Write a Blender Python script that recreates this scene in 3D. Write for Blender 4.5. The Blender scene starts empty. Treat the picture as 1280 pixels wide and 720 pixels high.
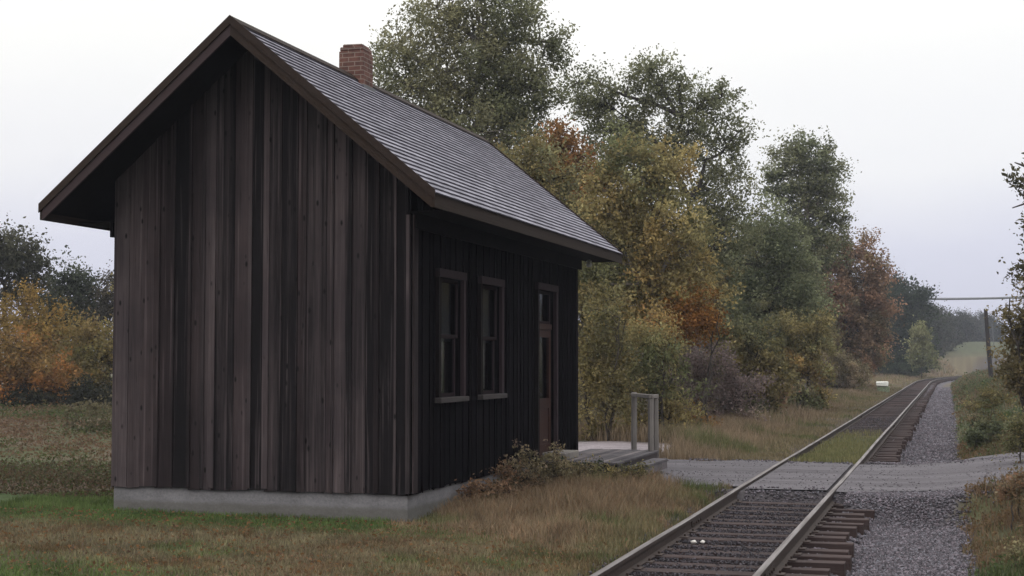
import bpy, math, random
import numpy as np
from mathutils import Vector
R = math.radians
rng = np.random.default_rng(7)
random.seed(7)
sc = bpy.context.scene
COL = sc.collection

# ------------------------------------------------------------------ camera numbers
F = 1800.0; YAW = R(16.84); PITCH = math.atan(92/1800); CZ = 2.05
fw = np.array([-math.sin(YAW), math.cos(YAW), 0.0]); rt = np.array([math.cos(YAW), math.sin(YAW), 0.0])
def at(px, Z):
    """ground point that lies Z metres ahead along the view axis, towards picture column px"""
    k = (px-640)/F
    p = Z*(fw + rt*k)
    return float(p[0]), float(p[1])
def hz(py, Z):
    return CZ + (452-py)*Z/F

# ------------------------------------------------------------------ helpers
def tag(o, label=None, cat=None, group=None, kind=None):
    if label: o['label'] = label
    if cat: o['category'] = cat
    if group: o['group'] = group
    if kind: o['kind'] = kind
    return o
def empty(name, loc=(0,0,0), rz=0):
    o = bpy.data.objects.new(name, None); COL.objects.link(o)
    o.location = loc; o.rotation_euler = (0,0,rz); o.empty_display_size = .2
    return o
def link(name, me, mats, parent=None, smooth=False):
    if not isinstance(mats, (list, tuple)): mats = [mats]
    for m in mats: me.materials.append(m)
    if smooth: me.polygons.foreach_set('use_smooth', [True]*len(me.polygons))
    o = bpy.data.objects.new(name, me); COL.objects.link(o)
    if parent is not None: o.parent = parent
    return o
def npmesh(name, V, Fc, n, col=None):
    """V (N,3), Fc (M,n) faces all with n corners; or list of (faces,n) pairs"""
    me = bpy.data.meshes.new(name)
    V = np.asarray(V, dtype=np.float32)
    if not isinstance(Fc, list): Fc = [(Fc, n)]
    Fc = [(np.asarray(f, dtype=np.int32).reshape(-1, k), k) for f, k in Fc if len(f)]
    me.vertices.add(len(V)); me.vertices.foreach_set('co', V.ravel())
    idx = np.concatenate([f.ravel() for f, k in Fc])
    tot = np.concatenate([np.full(len(f), k, dtype=np.int32) for f, k in Fc])
    st = np.concatenate([[0], np.cumsum(tot)[:-1]]).astype(np.int32)
    me.loops.add(len(idx)); me.loops.foreach_set('vertex_index', idx)
    me.polygons.add(len(tot)); me.polygons.foreach_set('loop_start', st)
    if col is not None:
        a = me.attributes.new('Col', 'FLOAT_COLOR', 'POINT')
        c = np.ones((len(V), 4), dtype=np.float32); c[:, :3] = col
        a.data.foreach_set('color', c.ravel())
    me.update(calc_edges=True); me.validate()
    return me

class MB:
    """collects boxes, prisms and tubes for ONE mesh"""
    def __init__(s): s.v=[]; s.f=[]; s.m=[]
    def add(s, vs, fs, mi=0):
        b=len(s.v); s.v += [tuple(v) for v in vs]; s.f += [tuple(b+i for i in f) for f in fs]; s.m += [mi]*len(fs)
    def box(s, x0,x1,y0,y1,z0,z1, mi=0, jit=0):
        vs=[(x,y,z) for x in (x0,x1) for y in (y0,y1) for z in (z0,z1)]
        if jit: vs=[tuple(c+random.uniform(-jit,jit) for c in v) for v in vs]
        s.add(vs, [(0,1,3,2),(4,6,7,5),(0,4,5,1),(2,3,7,6),(0,2,6,4),(1,5,7,3)], mi)
    def hexa(s, a, mi=0):   # 8 verts: bottom 0-3 ccw, top 4-7
        s.add(a, [(3,2,1,0),(4,5,6,7),(0,1,5,4),(1,2,6,5),(2,3,7,6),(3,0,4,7)], mi)
    def tube(s, pts, rad, n=6, mi=0, cap=True):
        pts=[Vector(p) for p in pts]; base=len(s.v)
        if not hasattr(rad,'__len__'): rad=[rad]*len(pts)
        for i,p in enumerate(pts):
            d=(pts[min(i+1,len(pts)-1)]-pts[max(i-1,0)]).normalized()
            u=d.cross(Vector((0,0,1)))
            if u.length<.05: u=d.cross(Vector((0,1,0)))
            u.normalize(); w=d.cross(u)
            for k in range(n):
                a=2*math.pi*k/n; s.v.append(tuple(p+(u*math.cos(a)+w*math.sin(a))*rad[i]))
        for i in range(len(pts)-1):
            for k in range(n):
                a=base+i*n+k; b=base+i*n+(k+1)%n
                s.f.append((a,a+n,b+n,b)); s.m.append(mi)
        if cap:
            s.f.append(tuple(base+k for k in range(n))); s.m.append(mi)
            s.f.append(tuple(base+(len(pts)-1)*n+k for k in reversed(range(n)))); s.m.append(mi)
    def build(s, name, mats, parent=None, smooth=False, bevel=0):
        me=bpy.data.meshes.new(name); me.from_pydata(s.v,[],s.f)
        o=link(name,me,mats,parent,smooth)
        me.polygons.foreach_set('material_index', s.m); me.update()
        if bevel:
            b=o.modifiers.new('bevel','BEVEL'); b.width=bevel; b.segments=1; b.limit_method='ANGLE'
        return o

def hash2(ix, iy, seed):
    h = (ix.astype(np.int64)*374761393 + iy.astype(np.int64)*668265263 + seed*982451653) & 0x7fffffff
    h = ((h ^ (h>>13))*1274126177) & 0x7fffffff
    return ((h ^ (h>>16)) & 0xffff)/65535.0
def noise(x, y, s=1.0, seed=0, octv=3):
    x=np.asarray(x,float)/s; y=np.asarray(y,float)/s; out=0; amp=1; tot=0
    for o in range(octv):
        ix=np.floor(x); iy=np.floor(y); fx=x-ix; fy=y-iy
        fx=fx*fx*(3-2*fx); fy=fy*fy*(3-2*fy)
        a=hash2(ix,iy,seed+o); b=hash2(ix+1,iy,seed+o); c=hash2(ix,iy+1,seed+o); d=hash2(ix+1,iy+1,seed+o)
        out=out+amp*((a*(1-fx)+b*fx)*(1-fy)+(c*(1-fx)+d*fx)*fy); tot+=amp; amp*=.5; x=x*2+17.3; y=y*2+5.1
    return out/tot
def sstep(a,b,x):
    t=np.clip((np.asarray(x,float)-a)/(b-a),0,1); return t*t*(3-2*t)

# ------------------------------------------------------------------ materials
def nodemat(name):
    m=bpy.data.materials.new(name); m.use_nodes=True; nt=m.node_tree
    b=nt.nodes['Principled BSDF']; return m,nt,b
def N(nt,t,**kw):
    n=nt.nodes.new(t)
    for k,v in kw.items(): setattr(n,k,v)
    return n
def mixc(nt, fac, a, b, blend='MIX'):
    n=N(nt,'ShaderNodeMix',data_type='RGBA',blend_type=blend)
    for key,val in ((0,fac),(6,a),(7,b)):
        if hasattr(val,'is_linked') or hasattr(val,'links'): nt.links.new(val,n.inputs[key])
        elif isinstance(val,(int,float)): n.inputs[key].default_value=val
        else: n.inputs[key].default_value=(*val,1)
    return n.outputs[2]
def ntex(nt, scale, coord='Object', vec=(1,1,1), detail=4, rough=.55):
    tc=N(nt,'ShaderNodeTexCoord'); mp=N(nt,'ShaderNodeMapping'); mp.inputs['Scale'].default_value=vec
    nt.links.new(tc.outputs[coord],mp.inputs[0])
    n=N(nt,'ShaderNodeTexNoise'); n.inputs['Scale'].default_value=scale; n.inputs['Detail'].default_value=detail; n.inputs['Roughness'].default_value=rough
    nt.links.new(mp.outputs[0],n.inputs['Vector']); return n.outputs['Fac'], mp.outputs[0]
def ramp(nt, fac, stops):
    r=N(nt,'ShaderNodeValToRGB'); e=r.color_ramp.elements
    while len(e)<len(stops): e.new(.5)
    for i,(p,c) in enumerate(stops):
        e[i].position=p; e[i].color=(*c,1) if hasattr(c,'__len__') else (c,c,c,1)
    nt.links.new(fac,r.inputs[0]); return r.outputs[0]
def bump(nt,b,h,strength=.3,dist=.01):
    n=N(nt,'ShaderNodeBump'); n.inputs['Strength'].default_value=strength; n.inputs['Distance'].default_value=dist
    nt.links.new(h,n.inputs['Height']); nt.links.new(n.outputs[0],b.inputs['Normal'])
def sheen(b, rough=.8, spec=.3):
    b.inputs['Roughness'].default_value=rough; b.inputs['Specular IOR Level'].default_value=spec

def simple(name, c, rough=.8, spec=.3, var=.25, scale=8, metal=0, bumpd=.004):
    m,nt,b=nodemat(name); f,_=ntex(nt,scale)
    c=np.array(c); col=ramp(nt,f,[(.3,tuple(c*(1-var))),(.7,tuple(c*(1+var)))])
    nt.links.new(col,b.inputs['Base Color']); sheen(b,rough,spec); b.inputs['Metallic'].default_value=metal
    if bumpd: bump(nt,b,f,.5,bumpd)
    return m

def wood(name, dark, light, axis='z', streak=(0.35,0.8), island=.5, rough=.85, tint=(.055,.038,.044), stain=True, spec=.15):
    """weathered boards: grain stretched along the board, each board its own tone"""
    m,nt,b=nodemat(name)
    st={'z':(1,1,.035),'y':(1,.035,1),'x':(.035,1,1)}[axis]
    fine,_=ntex(nt,55,vec=st,detail=6,rough=.65)
    broad,_=ntex(nt,13,vec=tuple(v if v==1 else v*.5 for v in st),detail=4)
    geo=N(nt,'ShaderNodeNewGeometry'); rnd=geo.outputs['Random Per Island']
    g=mixc(nt,island,fine,rnd)
    g=mixc(nt,.34,g,broad)
    col=ramp(nt,g,[(streak[0],dark),((streak[0]+streak[1])/2,tuple((np.array(dark)*.55+np.array(light)*.45))),(streak[1],light)])
    # reddish boards here and there
    rr=N(nt,'ShaderNodeMath',operation='MULTIPLY'); nt.links.new(rnd,rr.inputs[0]); rr.inputs[1].default_value=7.31
    fr=N(nt,'ShaderNodeMath',operation='FRACT'); nt.links.new(rr.outputs[0],fr.inputs[0])
    red=ramp(nt,fr.outputs[0],[(.6,0.0),(.95,.6)])
    col=mixc(nt,red,col,tint)
    pale,_=ntex(nt,26,vec=tuple(v if v==1 else v*.45 for v in st),detail=3); col=mixc(nt,ramp(nt,pale,[(.57,0.0),(.70,.42)]),col,tuple(np.array(light)*1.1))
    # thin dark cracks
    cr,_=ntex(nt,30,vec=tuple(v*1.4 if v==1 else v*.7 for v in st),detail=8,rough=.75)
    crk=ramp(nt,cr,[(.33,1.0),(.42,0.0)])
    col=mixc(nt,crk,col,tuple(np.array(dark)*.35))
    if stain:
        big,_=ntex(nt,1.1,vec=(1,1,.55),detail=4); col=mixc(nt,ramp(nt,big,[(.42,.6),(.58,0.0)]),col,mixc(nt,1.0,col,(.42,.42,.46),'MULTIPLY'))
        # knots
        tc=N(nt,'ShaderNodeTexCoord'); mp=N(nt,'ShaderNodeMapping'); mp.inputs['Scale'].default_value={'z':(7,7,3.2),'y':(6,2.1,6),'x':(2.1,6,6)}[axis]
        nt.links.new(tc.outputs['Object'],mp.inputs[0])
        vo=N(nt,'ShaderNodeTexVoronoi'); vo.inputs['Scale'].default_value=1.0; nt.links.new(mp.outputs[0],vo.inputs['Vector'])
        kn=ramp(nt,vo.outputs['Distance'],[(.07,.95),(.17,0.0)])
        col=mixc(nt,kn,col,tuple(np.array(dark)*.4))
    nt.links.new(col,b.inputs['Base Color']); sheen(b,rough,spec)
    hh=mixc(nt,.5,fine,cr); bump(nt,b,hh,.6,.006)
    return m

M={}
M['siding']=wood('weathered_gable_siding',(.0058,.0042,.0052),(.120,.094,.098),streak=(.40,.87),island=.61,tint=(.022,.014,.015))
M['siding_shaded']=wood('shaded_side_siding',(.0022,.0017,.0026),(.010,.008,.0105),streak=(.3,.82),island=.5,tint=(.008,.006,.007),spec=.02)  # gable siding darkened: shade of eave and trees is put into the colour
M['fascia']=wood('brown_fascia',(.014,.009,.007),(.034,.022,.017),axis='y',streak=(.2,.8),island=.2,stain=False)
M['trim']=wood('dark_trim',(.008,.0065,.0068),(.013,.010,.0105),streak=(.2,.8),island=.3,stain=False,spec=.04)
M['sill']=wood('grey_sill',(.030,.026,.026),(.060,.052,.052),axis='y',streak=(.2,.8),island=.3,stain=False)
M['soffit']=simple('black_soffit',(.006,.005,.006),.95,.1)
M['doorwood']=wood('red_brown_door',(.016,.007,.006),(.042,.019,.015),streak=(.2,.8),island=.3,stain=False,tint=(.045,.017,.012),rough=.7)
M['greywood']=wood('grey_deck_wood',(.055,.048,.053),(.125,.113,.121),axis='x',streak=(.25,.75),island=.4,tint=(.2,.17,.17))
M['greypost']=wood('grey_post_wood',(.12,.108,.10),(.27,.245,.225),streak=(.25,.75),island=.3,tint=(.2,.17,.15))
M['deckshadow']=wood('shaded_deck_frame',(.03,.025,.025),(.07,.06,.06),axis='x',streak=(.25,.75),island=.3)  # deck wood in a darker tone standing in for shadow below the planks
M['tie']=wood('creosoted_tie',(.020,.013,.013),(.090,.063,.060),axis='x',streak=(.35,.85),island=.5,tint=(.062,.034,.030))
M['polewood']=wood('pole_wood',(.02,.017,.016),(.05,.04,.038),streak=(.25,.8),island=.2)
M['cable']=simple('grey_cable',(.15,.16,.17),.6,.3,.1,3)
M['white']=simple('white_paint',(.80,.80,.76),.7,.3,.12,12)
M['mossy']=simple('mossy_concrete',(.17,.20,.13),.9,.2,.5,14)
M['stone']=simple('pale_stone',(.48,.46,.44),.9,.2,.2,20)
M['porcelain']=simple('pale_porcelain',(.55,.55,.52),.35,.5,.1,20)
M['blind']=simple('grey_roller_blind',(.030,.030,.037),.9,.1,.15,3)
M['curtain']=simple('faded_curtain',(.09,.08,.08),.9,.1,.4,9)
M['dark']=simple('dark_interior',(.004,.0035,.004),.95,.02,.1,3)
M['paper']=simple('paper_notice',(.22,.21,.20),.9,.1,.15,14)

# steel + rust
m,nt,b=nodemat('rail_rust'); f,_=ntex(nt,30); nt.links.new(ramp(nt,f,[(.3,(.018,.012,.011)),(.7,(.055,.036,.030))]),b.inputs['Base Color']); sheen(b,.8,.3); bump(nt,b,f,.4,.003); M['rust']=m
m,nt,b=nodemat('rail_head'); f,_=ntex(nt,12,vec=(1,.06,1)); nt.links.new(ramp(nt,f,[(.3,(.085,.070,.066)),(.7,(.22,.195,.195))]),b.inputs['Base Color']); b.inputs['Metallic'].default_value=.75
nt.links.new(ramp(nt,f,[(.3,.62),(.7,.42)]),b.inputs['Roughness']); M['steel']=m
# concrete
m,nt,b=nodemat('old_concrete'); f,_=ntex(nt,2.2,vec=(1,1,2.2),detail=8,rough=.7); f2,_=ntex(nt,40,detail=6)
c=ramp(nt,f,[(.28,(.055,.051,.057)),(.5,(.105,.098,.109)),(.72,(.150,.141,.156))]); c=mixc(nt,.12,c,f2)
tc=N(nt,'ShaderNodeTexCoord'); sp=N(nt,'ShaderNodeSeparateXYZ'); nt.links.new(tc.outputs['Object'],sp.inputs[0])
dz=N(nt,'ShaderNodeMath',operation='MULTIPLY_ADD'); nt.links.new(f2,dz.inputs[0]); dz.inputs[1].default_value=-.16; nt.links.new(sp.outputs[2],dz.inputs[2])
damp=ramp(nt,dz.outputs[0],[(-.08,.55),(.05,0.0)]); c=mixc(nt,damp,c,(.065,.06,.045))
nt.links.new(c,b.inputs['Base Color']); sheen(b,.92,.2); bump(nt,b,f2,.4,.006); M['concrete']=m
# shingles
m,nt,b=nodemat('grey_shingle'); geo=N(nt,'ShaderNodeNewGeometry'); f,_=ntex(nt,1.1,detail=5); f2,_=ntex(nt,60,detail=5)
g=mixc(nt,.55,geo.outputs['Random Per Island'],f); g=mixc(nt,.3,g,f2)
nt.links.new(ramp(nt,g,[(.22,(.090,.087,.108)),(.5,(.175,.168,.205)),(.78,(.29,.28,.33))]),b.inputs['Base Color']); sheen(b,.85,.35); bump(nt,b,f2,.5,.004); M['shingle']=m
# brick
m,nt,b=nodemat('chimney_brick'); tc=N(nt,'ShaderNodeTexCoord'); sp=N(nt,'ShaderNodeSeparateXYZ'); nt.links.new(tc.outputs['Object'],sp.inputs[0])
ad=N(nt,'ShaderNodeMath',operation='ADD'); nt.links.new(sp.outputs[0],ad.inputs[0]); nt.links.new(sp.outputs[1],ad.inputs[1])
cb=N(nt,'ShaderNodeCombineXYZ'); nt.links.new(ad.outputs[0],cb.inputs[0]); nt.links.new(sp.outputs[2],cb.inputs[1])
br=N(nt,'ShaderNodeTexBrick'); nt.links.new(cb.outputs[0],br.inputs['Vector']); br.inputs['Scale'].default_value=1
br.inputs['Brick Width'].default_value=.21; br.inputs['Row Height'].default_value=.072; br.inputs['Mortar Size'].default_value=.007; br.inputs['Bias'].default_value=0
br.inputs['Color1'].default_value=(.115,.050,.040,1); br.inputs['Color2'].default_value=(.075,.036,.030,1); br.inputs['Mortar'].default_value=(.22,.19,.17,1)
f,_=ntex(nt,5,detail=6); c=mixc(nt,.4,br.outputs['Color'],ramp(nt,f,[(.38,(.035,.024,.022)),(.62,(.17,.085,.065))]))
nt.links.new(c,b.inputs['Base Color']); sheen(b,.9,.2); bump(nt,b,br.outputs['Fac'],-.5,.008); M['brick']=m
# glass
m=bpy.data.materials.new('window_glass'); m.use_nodes=True; nt=m.node_tree; nt.nodes.clear()
o=N(nt,'ShaderNodeOutputMaterial'); tr=N(nt,'ShaderNodeBsdfTransparent'); tr.inputs[0].default_value=(.8,.82,.85,1); gl=N(nt,'ShaderNodeBsdfGlossy'); gl.inputs['Roughness'].default_value=.06
fr=N(nt,'ShaderNodeFresnel'); mx=N(nt,'ShaderNodeMixShader'); hf=N(nt,'ShaderNodeMath',operation='MULTIPLY'); hf.inputs[1].default_value=.28; nt.links.new(fr.outputs[0],hf.inputs[0]); nt.links.new(hf.outputs[0],mx.inputs[0]); nt.links.new(tr.outputs[0],mx.inputs[1]); nt.links.new(gl.outputs[0],mx.inputs[2]); nt.links.new(mx.outputs[0],o.inputs[0]); M['glass']=m

def colmat(name, trans=.3, rough=.7, noise_scale=None, spec=.15):
    """plant / ground material: the colour lives on the mesh (attribute Col)"""
    m,nt,b=nodemat(name); a=N(nt,'ShaderNodeAttribute',attribute_name='Col'); c=a.outputs['Color']
    if noise_scale:
        f,_=ntex(nt,noise_scale,detail=8,rough=.7); c=mixc(nt,.75,c,mixc(nt,1.0,c,ramp(nt,f,[(.3,.55),(.7,1.45)]),'MULTIPLY')); bump(nt,b,f,.8,.03)
    nt.links.new(c,b.inputs['Base Color']); sheen(b,rough,spec)
    if trans:
        out=nt.nodes['Material Output']; t=N(nt,'ShaderNodeBsdfTranslucent'); nt.links.new(c,t.inputs[0]); mx=N(nt,'ShaderNodeMixShader'); mx.inputs[0].default_value=trans
        nt.links.new(b.outputs[0],mx.inputs[1]); nt.links.new(t.outputs[0],mx.inputs[2]); nt.links.new(mx.outputs[0],out.inputs[0])
    return m
M['leaf']=colmat('leaves',.48); M['blade']=colmat('grass_blades',.25,.8); M['ground']=colmat('soil_and_turf',0,.95,14)
M['bark']=simple('grey_bark',(.055,.047,.042),.95,.1,.35,6,bumpd=.02)
M['palebark']=simple('pale_bark',(.17,.15,.13),.9,.1,.4,5,bumpd=.02)
M['pebble']=colmat('ballast_stones',0,.9)

# ------------------------------------------------------------------ terrain
TX=-2.55                                # track centre line
def cl(Y):                              # the line bends right beyond the straight
    Y=np.asarray(Y,float); q=np.clip(Y-150,0,None); return TX+q*q/900.0
def ground(X,Y):
    X=np.asarray(X,float); Y=np.asarray(Y,float); d=X-cl(Y)
    n=noise(X,Y,3.1,11)-.5; n2=noise(X,Y,.7,12)-.5
    left=-.05+.12*n+.03*n2+ .012*np.clip(-X-13,0,40)*sstep(24,40,Y)
    left=left-.03*sstep(-3.4,-2.2,d)
    left=np.where(Y>70,left+ .5*sstep(6,16,-d)*sstep(70,110,Y),left)
    right=-.42+.2*np.clip(d-2.5,0,None)+.10*n*sstep(2.6,4,d)+.03*n2
    capz=1.75+.5*n
    right=np.minimum(right, capz-.6*np.exp(-np.clip(right-capz+.6,0,None)))
    bed=-.235+.012*n2+.07*sstep(30.5,31,Y)*(1-sstep(38,60,Y))*(np.abs(d)<.8)
    w1=sstep(-1.12,-.86,d); w2=sstep(1.0,1.75,d)
    z=left*(1-w1)+bed*w1
    z=z*(1-w2)+right*w2
    # road crossing
    m=np.where(np.abs(d)<1.9,0,1)*sstep(22.0,23.0,Y)*(1-sstep(30.5,31.3,Y))*sstep(-7.5,-5.6,X)*(1-sstep(1.8,3.2,X))
    roadz=-.030+.20*sstep(-.9,1.8,X)
    inside=(np.abs(d)<1.9)
    z=z*(1-m)+roadz*m
    mi=np.where(np.abs(d)<1.0,sstep(23.1,23.5,Y),sstep(22.0,23.0,Y))*(1-sstep(30.5,31.3,Y))*(np.abs(d)<1.9)
    z=z*(1-mi)+np.where(np.abs(d)<.95,-.05,roadz)*mi
    # beyond: land rises to a far field
    far=sstep(150,345,Y)*6.0*np.where(Y<240,sstep(2.2,7,np.abs(d)),1.0)
    z=z+far
    # hide far edges: gentle
    return z
def grid(xs,ys):
    Xg,Yg=np.meshgrid(xs,ys,indexing='ij'); V=np.stack([Xg.ravel(),Yg.ravel(),ground(Xg,Yg).ravel()],1)
    nx,ny=len(xs),len(ys); i=np.arange(nx-1)[:,None]*ny+np.arange(ny-1)[None,:]; i=i.ravel()
    return V, np.stack([i,i+ny,i+ny+1,i+1],1)
def seg(*a):
    out=[]
    for (p,q,st) in a: out.append(np.arange(p,q,st))
    return np.concatenate(out)
def mixv(a,b,t): return a*(1-t[:,None])+np.array(b)*t[:,None]
GREEN=(.040,.060,.020); TAN=(.115,.085,.055); BROWN=(.075,.055,.042)
def groundcol(X,Y):
    d=X-cl(Y); n=noise(X,Y,1.6,31); n3=noise(X,Y,.35,33,2)
    c=np.tile(np.array(TAN)*.55,(len(X),1))
    # mown lawn in front of the gable: green strip by the wall, dry patch before it
    lawn=(Y<19.8)&(X<-3.6)
    wall=sstep(15.9,17.2,Y+ .9*(n-.5)); g=np.clip(wall+sstep(.58,.7,n)*.8+ (1-sstep(11.8,13.2,Y+ (X+9)*.3)),0,1)
    cl_=mixv(np.tile(np.array(TAN)*.62,(len(X),1)),GREEN,g)
    c=np.where(lawn[:,None],cl_,c)
    fld=(Y>=19.8)&(X<-9)
    cf=mixv(np.tile(np.array((.055,.06,.028)),(len(X),1)),(.085,.06,.042),sstep(.4,.6,n)); c=np.where(fld[:,None],cf,c)
    bed=sstep(-1.1,-.85,d)*(1-sstep(1.5,2.1,d))*1.0
    c=mixv(c,(.050,.044,.048),bed)
    rb=sstep(.9,1.3,d)*(1-sstep(2.45,2.9,d+ .5*(n3-.5))); c=mixv(c,(.085,.077,.088),rb)
    bank=sstep(2.5,3.0,d+.5*(n3-.5)); c=mixv(c,(.055,.055,.028),bank)
    # weeds between the rails past the crossing
    ing=(np.abs(d)<.9)*sstep(30.2,31.5,Y)*(1-sstep(36,60,Y)); c=mixv(c,(.055,.065,.030),ing*1.0)
    # gravel pad past the deck
    pad=sstep(29.5,31,Y)*(1-sstep(36.0,37.2,Y+.8*(n-.5)))*sstep(-13,-12,X)*(1-sstep(-6.6,-5.9,X)); c=mixv(c,(.20,.175,.185),pad)
    farf=sstep(220,250,Y); farf=sstep(120,170,Y)*.8; c=mixv(c,(.10,.082,.05),farf*(np.abs(d)>2)); c=mixv(c,(.050,.055,.028),sstep(230,270,Y))
    return c*(.75+.5*n3)[:,None]
xs=seg((-320,-60,20),(-60,-20,1.5),(-20,4,.16),(4,14,.6),(14,60,4),(60,321,20)); ys=seg((-50,8,2),(8,40,.18),(40,90,.7),(90,220,2.5),(220,400,10),(400,511,50))
V,Fg=grid(xs,ys)
me=npmesh('ground',V,Fg,4,groundcol(V[:,0],V[:,1])); g=link('ground',me,M['ground'],smooth=True); tag(g,kind='structure')

# road over the crossing: three sheets either side of and between the rails
m,nt,b=nodemat('worn_grey_road'); f,_=ntex(nt,1.0,vec=(.16,1.3,1),detail=8,rough=.72); f2,_=ntex(nt,45,detail=6)
c=ramp(nt,f,[(.34,(.060,.054,.060)),(.5,(.094,.086,.095)),(.66,(.128,.117,.129))]); c=mixc(nt,.35,c,mixc(nt,1.0,c,ramp(nt,f2,[(.3,.4),(.7,1.7)]),'MULTIPLY'))
nt.links.new(c,b.inputs['Base Color']); sheen(b,.95,.15); bump(nt,b,f2,.6,.02); M['road']=m
def sheet(x0,x1,y0f,y1f,zf,nx,ny):
    u=np.linspace(0,1,nx); v=np.linspace(0,1,ny); X=x0+(x1-x0)*u
    Xg=np.repeat(X,ny); Vg=np.tile(v,nx); Y=y0f(Xg)*(1-Vg)+y1f(Xg)*Vg
    i=(np.arange(nx-1)[:,None]*ny+np.arange(ny-1)[None,:]).ravel()
    return np.stack([Xg,Y,zf(Xg,Y)],1), np.stack([i,i+ny,i+ny+1,i+1],1)
GX=.7525                              # half gauge to rail centre
wob=lambda X,s: 1.0*(noise(X,X*0,.55,s)-.5)
y0=lambda X: 23.7+wob(X,3)+ 1.3*(1-sstep(-6.2,-4.0,X)); y1=lambda X: 30.2+wob(X,4)+2.0*sstep(-.8,2.2,X)+2.6*(1-sstep(-8.5,-6,X))
parts=[]
parts.append(sheet(-9.0,TX-GX-.05,y0,y1,lambda X,Y: -.012+.02*(noise(X,Y,1.2,8)-.5)-.25*(1-sstep(-9,-8,X)),60,40))
parts.append(sheet(TX-GX+.1,TX+GX-.1,lambda X:23.7+X*0,lambda X:30.2+X*0,lambda X,Y:-.014+.012*(noise(X,Y,.8,9)-.5),20,50))
parts.append(sheet(TX+GX+.05,2.6,y0,y1,lambda X,Y:-.012+.20*sstep(-.9,1.8,X)+.02*(noise(X,Y,1.2,10)-.5),50,50))
Vs=[];Fs=[];o_=0
for v_,f_ in parts: Vs.append(v_);Fs.append(f_+o_);o_+=len(v_)
rd=link('road',npmesh('road',np.concatenate(Vs),np.concatenate(Fs),4),M['road'],smooth=True); tag(rd,kind='structure')

# ------------------------------------------------------------------ railway track
track=empty('railway_track',(TX,20,0)); tag(track,'single railway track with rusty rails on dark wooden ties running past the hut','railway track')
def rel(p): return (p[0]-TX,p[1]-20,p[2])
def rail(side):
    prof=[(-.065,-.17,0),(-.065,-.158,0),(-.012,-.145,0),(-.009,-.06,0),(-.034,-.045,0),(-.035,-.006,1),(-.028,0,1),(.028,0,0),(.035,-.006,0),(.034,-.045,0),(.009,-.06,0),(.012,-.145,0),(.065,-.158,0),(.065,-.17,0)]
    mb=MB(); Y=[9+1.0*i for i in range(32)]+[41+3*i for i in range(26)]+[118+2.5*i for i in range(44)]
    n=len(prof)
    for yy in Y:
        c=float(cl(yy)); dx=float(cl(yy+.1)-cl(yy-.1))/.2; l=math.hypot(1,dx); nx,ny=1/l,-dx/l
        far=float(sstep(118,228,yy)); zz=.005*math.sin(yy*.33+side)+.002*math.sin(yy*.9)
        wx=.005*math.sin(yy*.21+side*2)
        for (px,pz,_) in prof:
            d=side*GX+px+wx
            mb.v.append(rel((c+nx*d,yy+ny*d,pz+zz)))
    for i in range(len(Y)-1):
        for k in range(n):
            a=i*n+k; b_=i*n+(k+1)%n
            mb.f.append((a,b_,b_+n,a+n)); mb.m.append(1 if k in (5,6,7) else 0)
    mb.f.append(tuple(range(n))); mb.m.append(0)
    # joint bars bolted on the web
    for yj in ([19.4,39,58] if side<0 else [14.9,31.2,50]):
        c=side*GX
        for s in (-1,1): mb.box(c+s*.014,c+s*.03,yj-20-.35,yj-20+.35,-.135,-.055)
        for k in range(4):
            for s in (-1,1): mb.box(c+s*.03,c+s*.048,yj-20-.27+k*.18-.015,yj-20-.27+k*.18+.015,-.11,-.08)
    return mb.build('rail',[M['rust'],M['steel']],track)
rail(-1); rail(1)
tieY=[]; y=11.2
while y<225: tieY.append(y); y+=.60+random.uniform(-.05,.05)
def tie_mb(mb,y,x0,y0_):
    c=float(cl(y)); dx=float(cl(y+.1)-cl(y-.1))/.2; L0=1.33+random.uniform(-.05,.06); L1=1.36+random.uniform(-.10,.10)
    w=.115+random.uniform(-.01,.012); zt=-.17+random.uniform(-.012,.008); rz=random.uniform(-.012,.012)-dx
    xsn=[-L0,-GX,0,GX,L1]
    pr=[]
    for xx in xsn:
        for (yy,zz) in ((-w,-.34),(w,-.34),(w,zt-.006),(w*.9,zt),(-w*.9,zt),(-w,zt-.006)):
            j=random.uniform(-.006,.006)
            pr.append((c+xx-x0, y+yy+rz*xx-y0_+j, zz+random.uniform(-.004,.004)))
    n=6; b=len(mb.v); mb.v+=pr
    for i in range(4):
        for k in range(n):
            a=b+i*n+k; q=b+i*n+(k+1)%n; mb.f.append((a,a+n,q+n,q)); mb.m.append(0)
    mb.f.append(tuple(b+k for k in range(n))); mb.m.append(0); mb.f.append(tuple(b+4*n+k for k in reversed(range(n)))); mb.m.append(0)
    for s in (-1,1):   # tie plates and spikes
        mb.box(c+s*GX-.14-x0,c+s*GX+.14-x0,y-.09-y0_,y+.09-y0_,zt+.002,zt+.014,1)
        for q in (-1,1): mb.box(c+s*GX+q*.085-.012-x0,c+s*GX+q*.085+.012-x0,y+q*.04-.012-y0_,y+q*.04+.012-y0_,zt+.01,zt+.04,1)
near=[q for q in tieY if not (23.75<q<30.1)]
for q in near[:100]:
    mb=MB(); tie_mb(mb,q,TX,q); t=mb.build('tie',[M['tie'],M['rust']],track); t.location=(0,q-20,0)
mb=MB()
for q in near[100:]: tie_mb(mb,q,TX,20)
t=mb.build('distant_ties',[M['tie'],M['rust']],track); t['kind']='stuff'

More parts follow.
